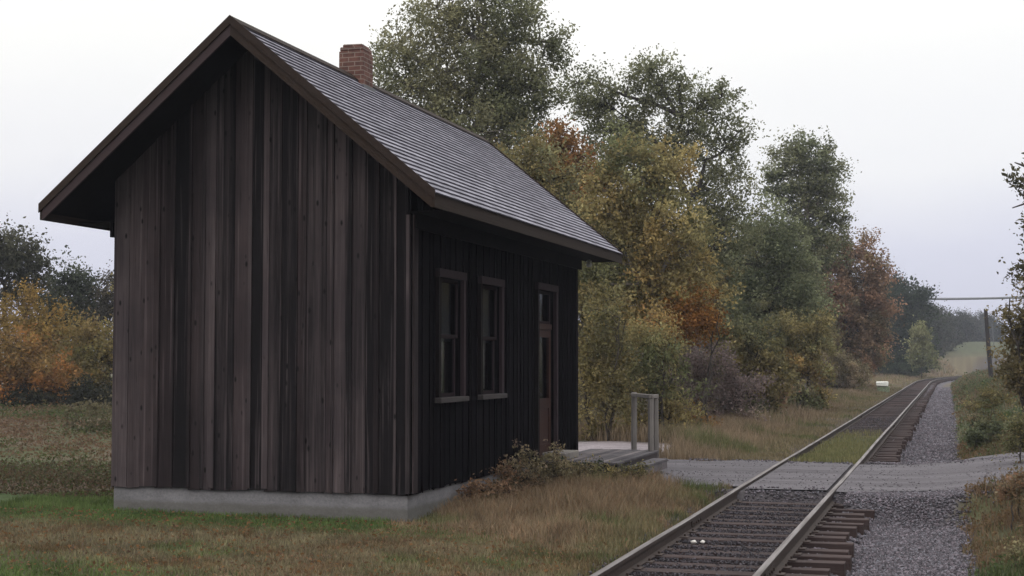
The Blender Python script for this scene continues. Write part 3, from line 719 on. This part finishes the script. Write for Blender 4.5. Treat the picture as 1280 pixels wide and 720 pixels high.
GG=[(.055,.062,.036),(.075,.080,.048),(.10,.10,.060)]              # grey green
OL=[(.060,.062,.025),(.10,.092,.034),(.145,.115,.038)]              # olive
YO=[(.075,.080,.030),(.115,.10,.036),(.15,.12,.04),(.17,.115,.036),(.24,.11,.028)]
OR=[(.11,.065,.03),(.20,.09,.03),(.27,.105,.03)]
RB=[(.07,.057,.035),(.105,.068,.042),(.135,.075,.047)]
DG=[(.022,.035,.016),(.035,.05,.022),(.055,.068,.03)]
MG=[(.05,.068,.034),(.070,.088,.044),(.10,.105,.05)]
TN=[(.10,.085,.05),(.14,.11,.065),(.12,.09,.07)]
PB=[(.07,.055,.052),(.10,.075,.07),(.13,.10,.075)]
GG,OL,YO,OR,RB,MG,TN=[[tuple(1.6*v for v in c) for c in p] for p in (GG,OL,YO,OR,RB,MG,TN)]
MG=[(v[0]*1.15,v[1]*.97,v[2]*1.1) for v in MG]
MG,GG,RB,YO,TN=[[tuple(k*q for q in v) for v in p] for p,k in ((MG,1.45),(GG,1.5),(RB,1.35),(YO,1.35),(TN,1.2))]
OL,YO=[[(v[0]*1.0,v[1]*1.0,v[2]*1.3) for v in p] for p in (OL,YO)]
GG=[(v[0]*1.02,v[1]*.96,v[2]*.9) for v in GG]; PB=[tuple(2.0*q for q in v) for v in PB]
BLG='trees behind the hut'; LG='trees across the field left of the hut'; SG='shrubs along the edge of the wood'; FG='trees at the far end of the line'; HG='trees hidden behind the hut'
ptree('tallest grey green tree rising above the hut roof, its top cut by the frame',50,[(498,80,38,48),(545,25,45,50),(605,5,50,50),(655,40,42,45),(690,58,28,28),(600,90,70,50),(650,120,50,45),(530,125,50,40),(600,160,85,40)],GG+[(.15,.14,.075)],1.4,.11,BLG,base_px=600,rad=.5,stem_r=.28,bark='palebark')
ptree('sparse grey green tree with sky showing through, right of the tallest tree',57,[(735,115,38,32),(770,150,45,40),(812,100,34,36),(852,118,28,30),(905,130,28,26),(925,175,20,28),(870,170,45,40),(900,235,42,42),(905,300,34,42),(790,190,50,40)],GG,1.2,.12,BLG,base_px=860,rad=.5,stem_r=.24,per=34)
ptree('small rust orange maple peeking out beside the hut roof',47,[(703,185,28,30),(724,222,30,28),(690,220,22,24)],OR,1.4,.12,BLG,rad=.42,stem_r=.12,base_px=705)
ptree('olive green tree just right of the hut roofline',44,[(655,200,42,30),(690,240,42,38),(705,300,50,42),(640,235,40,40),(745,330,36,45),(668,195,30,26)],OL+MG[1:],1.25,.10,BLG,base_px=690,rad=.45,stem_r=.16)
ptree('broad yellow and orange autumn tree behind the railing',42,[(790,215,46,42),(838,215,30,36),(758,260,40,45),(820,280,55,48),(862,310,34,50),(780,330,60,50),(850,375,50,42),(815,365,50,40)],YO,1.15,.11,BLG,base_px=810,rad=.45,stem_r=.18,scale=2.4,bark='palebark')
ptree('muted green tree between the autumn tree and the tall one',62,[(965,285,34,36),(945,330,38,42),(985,345,38,45),(955,390,45,45),(1000,400,38,42)],MG,1.05,.13,BLG,base_px=965,rad=.5,stem_r=.16)
ptree('tall green tree with a rounded top, standing above its neighbours by the line',84,[(985,195,26,26),(1018,195,30,28),(1042,225,22,34),(968,225,16,24),(1010,245,42,40),(1035,290,28,42),(1000,310,40,42)],GG[:2]+MG[:2],.85,.17,BLG,base_px=1005,rad=.62,stem_r=.25,bark='palebark')
ptree('reddish brown tree near the far bend of the line',105,[(1040,320,30,28),(1075,320,26,26),(1095,345,20,26),(1030,370,40,42),(1070,390,40,48),(1015,420,35,35),(1092,400,22,40),(1080,445,26,20),(1050,440,30,24)],RB+OL[1:2],1.05,.2,BLG,base_px=1055,rad=.75,stem_r=.2)
ptree('dark green tree standing at the far end of the shrubs',185,[(1125,375,28,24),(1145,385,18,26),(1112,415,28,34),(1138,425,26,34),(1105,445,22,20),(1130,452,24,14),(1148,450,16,16),(1108,385,26,34),(1100,425,24,36)],DG,1.25,.32,BLG,base_px=1120,rad=1.25,stem_r=.3)
ptree('slim yellow green sapling before the dark trees near the far bend',172,[(1150,425,10,20),(1152,445,12,14)],[(.16,.17,.075),(.19,.18,.085)],1.2,.3,None,base_px=1151,rad=.8,stem_r=.07,name='sapling')
fl_=['first','second','third','fourth','fifth','sixth','seventh','eighth']
for k,(cx,ty,rx,Z) in enumerate([(1160,378,20,235),(1174,395,16,250),(1186,392,13,275),(1192,398,12,330),(1203,390,11,300),(1215,396,13,340),(1228,394,13,350),(1242,396,12,335)]):
    ptree('%s hazy tree from the left in the far tree line beyond the bend'%fl_[k],Z,[(cx,ty+rx,rx,rx),(cx-rx*.4,ty+rx*2.1,rx*.9,rx*1.1),(cx+rx*.5,ty+rx*2.3,rx*.8,rx*1.0)]+([(cx,ty+rx*3.6,rx,rx*1.2)] if Z<280 else []),[(.05,.055,.04),(.07,.065,.05)],1.3,.32,FG,rad=.9,per=22,stem_r=.2,twigs=.1)
# shrubs
SH=[('leafy yellow green thicket beside the hut corner',38,[(735,440,22,36),(740,500,26,40),(765,470,26,45),(760,395,28,36)],OL+[(.16,.14,.05)],1.0),
('yellow green thicket with orange tips behind the railing',39,[(800,440,32,40),(795,500,30,36),(825,420,30,36),(835,470,30,36),(845,515,28,24)],YO,1.0),
('bright orange leaved shrub above the railing',41,[(868,385,30,22),(850,410,26,22),(885,405,20,20)],[(.2,.10,.03),(.3,.12,.03)],1.0),
('purplish brown bare brush behind the tall dry grass',45,[(860,480,30,28),(900,480,34,28),(935,485,30,22),(880,450,36,24)],PB,.8),
('yellow green rounded shrub beyond the purplish brush',52,[(915,425,34,32),(945,440,32,36),(905,460,28,28),(960,475,30,26)],OL+[(.17,.14,.045)],1.0),
('olive shrub with a rusty crown halfway along the wood edge',60,[(990,430,30,34),(1010,455,32,28),(975,470,28,24),(1020,415,20,22)],YO[:4]+[(.19,.10,.05)],1.0),
('low tan shrub near the white topped block',92,[(1045,455,26,18),(1065,465,20,12),(1025,470,22,14)],TN+OL[:1],1.0),
('small dark green bush at the foot of the far trees',175,[(1098,458,18,12),(1085,462,14,9)],DG,1.1)]
for lb,Z,lo,pal,dn in SH:
    ptree(lb,Z,lo,pal,dn,.085 if Z<50 else .12,SG,cat='shrub',name='shrub',rad=.38,stem_r=.05,stems=4,shell=.3,per=40,twigs=.6,bark='palebark' if 'bare' in lb else 'bark')
# left trees across the field
ptree('tall dark grey green tree at the left edge of the photo',64,[(12,310,26,34),(38,325,20,26),(20,350,34,34),(-30,320,36,48)],[(.055,.06,.04),(.09,.085,.055)],.8,.15,LG,base_px=10,stem_r=.2)
ptree('dark green round topped tree left of the hut corner',72,[(85,352,24,22),(108,368,24,24),(70,372,22,24),(95,400,42,34)],[(.05,.06,.038),(.08,.085,.055)],1.0,.16,LG,base_px=92)
ptree('thin bare topped tree touching the hut eave',70,[(135,370,16,28),(150,380,20,30),(130,400,20,30)],[(.06,.055,.045),(.09,.075,.05)],.45,.13,LG,base_px=138,stem_r=.12)
ptree('vivid orange tree low at the left edge',58,[(28,445,34,30),(60,470,30,24),(15,480,28,26),(45,500,40,22),(-20,460,30,40)],[(.19,.125,.045),(.29,.135,.042),(.36,.15,.042)],1.1,.13,LG,base_px=30,stem_r=.14)
ptree('golden olive tree above the vivid orange one',62,[(25,395,34,30),(60,410,28,26),(75,435,30,26),(30,425,38,26)],[(.22,.16,.05),(.28,.17,.05)],1.0,.13,LG,base_px=50,stem_r=.14)
ptree('yellow brown tree right beside the hut wall edge',60,[(108,420,26,24),(125,445,26,26),(95,455,26,28),(118,480,28,26),(150,440,26,36)],[(.13,.12,.045),(.20,.15,.055),(.17,.11,.055)],1.0,.13,LG,base_px=112,stem_r=.14)
for k,(px,Z) in enumerate([(30,57),(75,58),(118,56),(160,58)]):
    ptree(['dark low bush under the vivid orange tree','dark low bush between the orange and yellow trees','dark low bush in front of the yellow brown tree','dark low bush partly behind the hut wall'][k],Z,[(px,510,26,14),(px+18,500,20,16),(px-14,498,18,18)],[(.022,.024,.014),(.04,.036,.02)],1.2,.11,'dark bushes at the field edge',cat='shrub',name='shrub',rad=.4,stem_r=.05,stems=3,twigs=.3)
# trees the hut hides, seen only from another position; share meshes
def copy_tree(src,x,y,s,rz,label,group):
    r=src.copy(); COL.objects.link(r); r.location=(x,y,float(ground(x,y))); r.scale=(s,s,s); r.rotation_euler=(0,0,rz); r['label']=label; r['group']=group
    for c in [o for o in bpy.data.objects if o.parent==src]:
        q=c.copy(); COL.objects.link(q); q.parent=r
# backing wood behind the front row
src=ptree('olive green tree deep in the wood behind the yellow autumn tree',66,[(800,300,45,45),(770,350,45,45),(830,350,45,45),(800,400,55,45),(850,420,45,40),(760,420,40,40)],OL+MG[:1],1.1,.15,'trees deeper in the wood',base_px=805,rad=.55)
bk=[(720,62,1.0,'olive tree deep in the wood right behind the hut corner'),(880,68,.95,'olive tree deep in the wood behind the orange shrub'),(940,78,1.0,'olive tree deep in the wood behind the yellow green shrub'),(1005,96,.95,'olive tree deep in the wood beneath the tall round topped tree'),(1060,108,.9,'olive tree deep in the wood behind the reddish brown tree'),(640,64,1.0,'olive tree deep in the wood under the hut roofline'),(560,66,1.05,'olive tree deep in the wood below the tallest tree'),
(460,70,1.1,None),(380,74,1.0,None),(300,72,1.1,None),(215,70,1.0,None)]
for k,(px,Z,s,lb) in enumerate(bk):
    x,y=at(px,Z); copy_tree(src,x,y,s,k*1.7,lb or 'olive tree of the wood standing wholly behind the hut','trees deeper in the wood' if lb else HG)
# right side
ptree('tree with thin leafy branches reaching in from the right edge',34,[(1290,225,30,22),(1300,285,34,22),(1296,340,34,28),(1340,250,50,60),(1330,360,50,50),(1272,205,14,8),(1268,262,12,7)],[(.05,.052,.03),(.08,.07,.035)],.6,.10,None,base_px=1325,rad=.32,stem_r=.14,per=24)
ptree('brownish orange small tree below the leafy branches at the right edge',38,[(1282,400,22,30),(1275,440,24,26),(1300,370,22,24),(1310,430,34,40),(1280,465,30,22),(1300,475,34,22)],[(.14,.115,.055),(.19,.13,.065)],1.6,.09,None,base_px=1292,rad=.36,stem_r=.08,stems=2)
for k,(x,y,s) in enumerate([(10.5,14,.85),(9.5,22,.9),(9.0,30.5,.75),(13,38,.9),(12,5,.9),(9.5,49,.9),(10,58,1.0),(11.5,67,1.0),(12.5,78,1.05),(14.5,90,1.1)]):  # unseen trees, added to shade the track-side wall and darken its windows
    copy_tree(src,x,y,s,k*1.3+.4,'unseen olive tree added on the right bank to shade the hut side','unseen trees added on the right bank for shade')
RS=[('low green weedy bush on the bank edge past the crossing',36,[(1216,545,14,7),(1234,534,16,8)],[tuple(.75*q for q in v) for v in MG]+TN[:1]),
('olive weedy bush on the bank behind the low green one',46,[(1222,504,16,6),(1242,498,18,8)],OL+TN),
('leafy yellow green bush at the right end of the crossing road',27,[(1264,552,12,14),(1276,535,14,18),(1282,560,14,20)],OL+MG[:1]),
('reddish brown weedy bush on the near bank',20,[(1258,612,12,9),(1274,602,14,15)],RB+OL),
('green weedy bush beside the near gravel at the lower right',16.5,[(1266,700,12,8),(1278,690,12,12)],MG+TN)]
for lb,Z,lo,pal in RS:
    ptree(lb,Z,lo,pal,1.0,.055 if Z<30 else .075,'bushes on the right bank',cat='shrub',name='shrub',rad=.2,stem_r=.02,stems=3,per=30,twigs=.7)

for lb,Z,lo,pal in [('olive brush at the foot of the reddish brown tree',103,[(1040,470,20,10),(1065,466,20,11)],OL+TN),
('dark olive brush at the foot of the dark green tree',178,[(1110,466,18,9),(1132,464,16,10)],DG+OL[:1]),
('grey olive brush close to the far bend of the line',205,[(1146,460,14,9),(1162,459,12,8)],OL[:2]+TN[:1]),
('rusty brush between the yellow green and the olive shrubs',56,[(968,482,22,14),(945,490,20,10)],RB+TN)]:
    ptree(lb,Z,lo,pal,1.3,.13,SG,cat='shrub',name='shrub',rad=.4,stem_r=.03,stems=3,per=30,twigs=.2)
# low undergrowth filling the wood floor
n=130000; Y=35.5+(235-35.5)*rng.random(n)**1.9; X=cl(Y)-6.6-15*rng.random(n)**1.3-.02*(Y-35); nb=noise(X,Y,2.0,91); k=~((Y<38.5)&(X>-9.6)); X,Y,nb=X[k],Y[k],nb[k]; hh=(.3+2.3*nb**1.5)*sstep(6.4,10,-(X-cl(Y)))
pal=bcol(len(X),(.085,.082,.045),(.13,.10,.06),nb,.45); V,Fc,c=leaves(np.stack([X,Y,ground(X,Y)+hh*rng.random(len(X))],1),.10+.0012*(Y-35),pal)
o=link('undergrowth',npmesh('undergrowth',V,Fc,4,c),M['leaf']); tag(o,'tangled low undergrowth on the floor of the wood','undergrowth',kind='stuff')

# ---- grass and weeds as masses of blades
def blades(X,Y,h,w,col,lean=.35,seed=1):
    n=len(X); z=ground(X,Y)-.01; a=rng.uniform(0,6.283,n); le=h*lean*rng.random(n); b=rng.uniform(0,6.283,n)
    bx,by=np.cos(a)*w/2,np.sin(a)*w/2; lx,ly=np.cos(b)*le,np.sin(b)*le
    p=lambda x,y,zz: np.stack([x,y,zz],1)
    V=np.stack([p(X-bx,Y-by,z),p(X+bx,Y+by,z),p(X+bx*.7+lx*.35,Y+by*.7+ly*.35,z+h*.6),p(X-bx*.7+lx*.35,Y-by*.7+ly*.35,z+h*.6),p(X+lx,Y+ly,z+h)],1).reshape(-1,3)
    i=np.arange(n)*5; q=np.stack([i,i+1,i+2,i+3],1); t=np.stack([i+3,i+2,i+4],1)
    return V,[(q,4),(t,3)],np.repeat(col,5,axis=0)
def clump_pts(n,x0,x1,y0_,y1_,s=.12,per=14):
    k=max(1,n//per); cx=x0+(x1-x0)*rng.random(k); cyy=y0_+(y1_-y0_)*rng.random(k); i=rng.integers(0,k,n)
    return cx[i]+rng.normal(0,s,n),cyy[i]+rng.normal(0,s,n),i
inhut=lambda X,Y:(X>BX0-.03)&(X<BX1+.06)&(Y>BY0-.03)&(Y<BY1+.05)
indeck=lambda X,Y:(X>BX1-.1)&(X<DX1+.62)&(Y>DY0-.0)&(Y<DY1+.05)
inroad=lambda X,Y:(Y>y0(X)-.05)&(Y<y1(X)+.05)&(X>-9.1)&(X<2.7)
# lawn
n=150000; X=rng.uniform(-13.5,-3.55,n); Y=11.2+9.1*rng.random(n)**1.1; nz=noise(X,Y,1.6,31); nf=noise(X,Y,.4,33)
k=~inhut(X,Y)&(X<-3.5-.0*(Y))&~((X>-7.0)&(Y>17.4)); X,Y,nz,nf=X[k],Y[k],nz[k],nf[k]
wall=sstep(15.4,17.0,Y+.9*(nz-.5)); gr=np.clip(wall+sstep(.56,.68,nz)*.7+(1-sstep(12.7,13.9,Y+(X+9)*.3))+rng.normal(0,.18,len(X)),0,1)
dry=(1-gr); h=(.028+.035*nf+.02*dry)*rng.uniform(.5,1.4,len(X)); nearw=(Y>17.6)&(X<BX1); h=np.where(nearw,h*1.5,h)
c=bcol(len(X),(.175,.145,.088),(.080,.118,.036),gr,.4)*(.5+1.0*noise(X,Y,.38,103))[:,None]; q_=(noise(X,Y,.55,105)>.62)&(gr<.5); c[q_]*=np.array([.82,.70,.64])
v,f,cc=blades(X,Y,h,.006+.006*rng.random(len(X)),c,.9)
o=link('lawn_grass',npmesh('lawn_grass',v,f,0,cc),M['blade']); tag(o,'short lawn, green by the gable wall and dry tan before it','grass',kind='stuff')
# dry weeds between hut and track
X,Y,ii=clump_pts(72000,-6.9,-3.3,12.3,24.2,.10,16); nz=noise(X,Y,1.3,41)
edge=-3.45+ .16*(noise(X*0,Y,1.0,43)-.5); k=(X<edge)&~inhut(X,Y)&~indeck(X,Y)&~inroad(X,Y); X,Y,nz=X[k],Y[k],nz[k]
hm=sstep(15.5,20.5,Y+.9*(X+5.5))*(1-.65*sstep(-4.6,-3.7,X)); h=(.05+.26*hm*(.4+nz))*rng.uniform(.45,1.25,len(X))
gt=np.clip(sstep(.52,.66,noise(X,Y,.9,47))*.8+.55*sstep(-4.6,-3.8,X)*(nz>.45)-.1+rng.normal(0,.12,len(X)),0,1)
c=bcol(len(X),(.21,.155,.10),(.085,.105,.042),gt,.4)*(.55+.9*noise(X,Y,.45,101))[:,None]; rd_=rng.random(len(X))<.2; c[rd_]=c[rd_]*np.array([1.0,.82,.78])
v,f,cc=blades(X,Y,h,.007+.006*rng.random(len(X)),c,.7)
o=link('dry_grass',npmesh('dry_grass',v,f,0,cc),M['blade']); tag(o,'tall dry tan grass and weeds between the hut and the track','grass',kind='stuff')
# tan verge past the crossing
X,Y,ii=clump_pts(34000,-9.8,-3.3,30.2,46,.13,14); X2,Y2,_=clump_pts(52000,-11,-3.3,44,120,.3,14); X3,Y3,_=clump_pts(30000,-9,16,115,235,.7,14); X2=np.concatenate([X2,X3]); Y2=np.concatenate([Y2,Y3])
X=np.concatenate([X,X2]);Y=np.concatenate([Y,Y2]); nz=noise(X,Y,1.7,51); d=X-cl(Y)
k=(d<-.92)&~inroad(X,Y)&~((X<-6.1)&(Y<36.8)); X,Y,nz=X[k],Y[k],nz[k]; d=X-cl(Y)
h=(.10+.42*sstep(1.3,3.6,-d)*(.4+nz))*rng.uniform(.5,1.2,len(X)); wd=.012+.0003*(Y-30)+.008*rng.random(len(X))
gt=np.clip(sstep(.55,.7,nz)+.5*(1-sstep(1.6,2.6,-d))-.1+rng.normal(0,.12,len(X)),0,1); c=bcol(len(X),(.22,.165,.11),(.11,.115,.05),gt,.38)
v,f,cc=blades(X,Y,h,wd,c,.6); o=link('verge_grass',npmesh('verge_grass',v,f,0,cc),M['blade']); tag(o,'tan tall grass verge left of the line past the crossing','grass',kind='stuff')
# green weeds between the rails
X,Y,ii=clump_pts(20000,TX-.65,TX+.65,30.4,58,.08,12); k=rng.random(len(X))<np.clip(1.15-(Y-30)/16,0.0,1)*(.4+noise(X,Y,.5,65)); X,Y=X[k],Y[k]; nz=noise(X,Y,.6,61)
c=bcol(len(X),(.19,.16,.08),(.12,.13,.055),nz,.35); k=np.abs(X-TX)<.68; 
def zfix(V,X,Y): return V
v,f,cc=blades(X[k],Y[k],(.06+.10*nz[k]),.012*np.ones(k.sum()),c[k],.8); v[:,2]+=.03; v2,f2,cc2=v,f,cc
o=link('track_weeds',npmesh('track_weeds',v,f,0,cc),M['blade']); tag(o,'patch of low green weeds between the rails past the crossing','weeds',kind='stuff')
# right bank weeds
def Lmesh(X,Y,z,size,col): return leaves(np.stack([X,Y,z],1),size,col,flat=.3)
X,Y,ii=clump_pts(55000,-.35,4.5,10.5,45,.14,20); X2,Y2,_=clump_pts(60000,-.5,16,40,190,.4,16); X=np.concatenate([X,X2]); Y=np.concatenate([Y,Y2]); d=X-cl(Y); ed=2.55+.5*noise(X,Y,.8,71)
inview=(X<Y*.075+.8); k=(d>ed)&~inroad(X,Y)&inview; X,Y,d=X[k],Y[k],d[k]; nz=noise(X,Y,1.8,73); nb=noise(X,Y,.9,75)
hm=sstep(2.5,4.2,d); h=(.05+.34*hm*(.35+nb)+.10*nb)*rng.uniform(.4,1.25,len(X)); h=h*(1+.5*sstep(40,120,Y))
gt=sstep(.35,.62,nz+rng.normal(0,.06,len(X))); c=bcol(len(X),(.15,.10,.065),(.062,.08,.032),gt,.4)
wd=.008+.0005*(Y-10).clip(0)*.35+.006*rng.random(len(X)); v,f,cc=blades(X,Y,h,wd,c,.8)
o=link('bank_weeds',npmesh('bank_weeds',v,f,0,cc),M['blade']); tag(o,'mixed green and brown weeds covering the right bank','weeds',kind='stuff')
k=rng.random(len(X))<.55; Xk,Yk,hk=X[k],Y[k],h[k]; pal=bcol(k.sum(),(.13,.085,.045),(.060,.085,.034),gt[k],.4)
V,Fc,c=Lmesh(Xk+rng.normal(0,.03,len(Xk)),Yk+rng.normal(0,.03,len(Xk)),ground(Xk,Yk)+hk*rng.uniform(.3,1.1,len(Xk)),.035+.0012*(Yk-10).clip(0),pal)
o=link('bank_foliage',npmesh('bank_foliage',V,Fc,4,c),M['leaf']); tag(o,'broad leaved ground cover on the right bank','ground cover',kind='stuff')
# weedy field left of the hut
n=150000; X,Y,ii=clump_pts(n,-46,-9.5,20.0,62,.25,26); k=~inhut(X,Y)&(X<-.36*Y+1.5)&(X>-.95*Y); X,Y,ii=X[k],Y[k],ii[k]; nz=noise(X,Y,3.2,81); nb=noise(X,Y,1.1,83)
h=(.10+.45*nb**1.5)*rng.uniform(.4,1.2,len(X)); gt=np.clip(sstep(.42,.6,nz)+rng.normal(0,.15,len(X)),0,1)
pal=bcol(len(X),(.055,.072,.026),(.125,.078,.05),gt,.4); V,Fc,c=Lmesh(X,Y,ground(X,Y)+h*rng.uniform(.1,1.0,len(X)),.05+.0016*(Y-20),pal)
o=link('field_weeds',npmesh('field_weeds',V,Fc,4,c),M['leaf']); tag(o,'rough weedy field of green and russet leaves left of the hut','weeds',kind='stuff')
n=26000; X=rng.uniform(-19,-9.4,n); Y=rng.uniform(19.3,24,n); k=~inhut(X,Y); X,Y=X[k],Y[k]; nb=noise(X,Y,.7,87)
pal=bcol(len(X),(.050,.055,.026),(.10,.062,.042),rng.random(len(X)),.4); V,Fc,c=Lmesh(X,Y,ground(X,Y)+(.08+.28*nb*sstep(19.3,20.4,Y))*rng.random(len(X)),.045,pal)
o=link('field_edge_weeds',npmesh('field_edge_weeds',V,Fc,4,c),M['leaf']); tag(o,'dark russet weeds where the lawn meets the field','weeds',kind='stuff')
# fallen leaves on the lawn
n=4500; X=rng.uniform(-13,-3.8,n); Y=rng.uniform(12.2,17.6,n); c=bcol(n,(.20,.10,.04),(.12,.075,.05),rng.random(n),.3)
V,Fc,c=leaves(np.stack([X,Y,ground(X,Y)+.03+.03*rng.random(n)],1),.038,c,flat=.7); o=link('fallen_leaves',npmesh('fallen_leaves',V,Fc,4,c),M['leaf']); tag(o,'brown fallen leaves scattered on the lawn','leaves',kind='stuff')
# individual weed bushes at the foot of the side wall
WB_=[('reddish brown dried weed clump against the hut side wall',(-6.3,21.1),(.38,.45,.38),[tuple(.8*q for q in v) for v in RB]+TN[:1]),
('tall tan and russet weed clump before the deck corner',(-6.25,22.1),(.5,.5,.56),TN+RB[1:]),
('dark olive weed clump in the gap under the deck edge',(-5.95,23.35),(.55,.35,.30),DG+OL[:1]),
('olive and russet weed clump right of the deck corner',(-5.15,23.1),(.5,.4,.32),OL+RB[:2]),
('pale tan seedy weed clump standing before the dark one under the deck',(-5.85,22.5),(.4,.35,.36),TN),
('low brown weed clump nearest the bare corner of the foundation',(-6.45,20.0),(.3,.4,.26),RB[1:]+TN[:1])]
for lb,(x,y),(rx,ry,rz_),pal in WB_:
    b0=float(ground(x,y)); plant('weed_clump',lb,'weed','weed clumps at the foot of the hut',(x,y),b0,[(0,0,rz_*.7,rx,ry,rz_*.6),(.25,.1,rz_*.9,rx*.5,ry*.5,rz_*.6),(-.2,-.15,rz_*.8,rx*.5,ry*.5,rz_*.7)],120,18,.11,.042,pal,.012,.3,'bark',6,.9,.5)

# ------------------------------------------------------------------ air
mb=MB(); mb.box(-330,330,-60,520,-3,34); m=bpy.data.materials.new('haze'); m.use_nodes=True; nt=m.node_tree; nt.nodes.clear(); o_=N(nt,'ShaderNodeOutputMaterial'); pv=N(nt,'ShaderNodeVolumePrincipled')
pv.inputs['Color'].default_value=(.82,.86,1,1); pv.inputs['Density'].default_value=.0004; pv.inputs['Anisotropy'].default_value=.0; nt.links.new(pv.outputs[0],o_.inputs['Volume'])
hzo=mb.build('haze',m); tag(hzo,kind='stuff')

# ------------------------------------------------------------------ sky, sun, camera
SE,SA=R(38),R(-150)      # sun high behind thick cloud, behind and left of the camera
w=bpy.data.worlds.new('World'); sc.world=w; w.use_nodes=True; nt=w.node_tree; bg=nt.nodes['Background']
sky=N(nt,'ShaderNodeTexSky',sky_type='NISHITA'); sky.sun_disc=False; sky.sun_elevation=SE; sky.sun_rotation=R(-150)
sky.air_density=1; sky.dust_density=3
tc=N(nt,'ShaderNodeTexCoord'); sp=N(nt,'ShaderNodeSeparateXYZ'); nt.links.new(tc.outputs['Generated'],sp.inputs[0])
mp=N(nt,'ShaderNodeMapping'); mp.inputs['Scale'].default_value=(1.2,1.2,3.2); nt.links.new(tc.outputs['Generated'],mp.inputs[0])
cn=N(nt,'ShaderNodeTexNoise'); cn.inputs['Scale'].default_value=1.6; cn.inputs['Detail'].default_value=4; nt.links.new(mp.outputs[0],cn.inputs['Vector'])
ma=N(nt,'ShaderNodeMath',operation='MULTIPLY_ADD'); nt.links.new(cn.outputs['Fac'],ma.inputs[0]); ma.inputs[1].default_value=.16; nt.links.new(sp.outputs[2],ma.inputs[2])
cloud=ramp(nt,ma.outputs[0],[(.07,(4.5,4.6,5.7)),(.15,(5.6,5.6,6.5)),(.22,(7.3,7.2,7.3)),(.31,(8.4,8.25,7.9)),(.6,(13.5,13.5,13.3)),(1.0,(21,21,20.5))])
mixw=mixc(nt,.88,sky.outputs[0],cloud)
nt.links.new(mixw,bg.inputs['Color']); bg.inputs['Strength'].default_value=.135
ld=bpy.data.lights.new('sun','SUN'); ld.energy=.5; ld.angle=R(25); ld.color=(1,.95,.88); lo=bpy.data.objects.new('sun',ld); COL.objects.link(lo)
sd=Vector((math.sin(SA)*math.cos(SE),math.cos(SA)*math.cos(SE),math.sin(SE))); lo.rotation_euler=sd.to_track_quat('Z','Y').to_euler(); lo.location=(0,0,30)
cd=bpy.data.cameras.new('camera'); cd.sensor_width=36; cd.lens=F/1280*36; cd.clip_end=3000; cd.clip_start=.05; co=bpy.data.objects.new('camera',cd); COL.objects.link(co)
co.location=(0,0,CZ); co.rotation_euler=(math.pi/2+PITCH,0,YAW); sc.camera=co
vs=sc.view_settings; vs.view_transform='Standard'; vs.look='None'; vs.exposure=0; vs.gamma=1; vs.use_curve_mapping=False
sc.render.engine='CYCLES'; cy_=sc.cycles; cy_.use_denoising=True
try: cy_.denoiser='OPENIMAGEDENOISE'; cy_.denoising_input_passes='RGB_ALBEDO_NORMAL'
except Exception: pass
cy_.max_bounces=6; cy_.diffuse_bounces=3; cy_.glossy_bounces=2; cy_.transparent_max_bounces=6; cy_.volume_bounces=0; cy_.use_adaptive_sampling=True; cy_.adaptive_threshold=.02
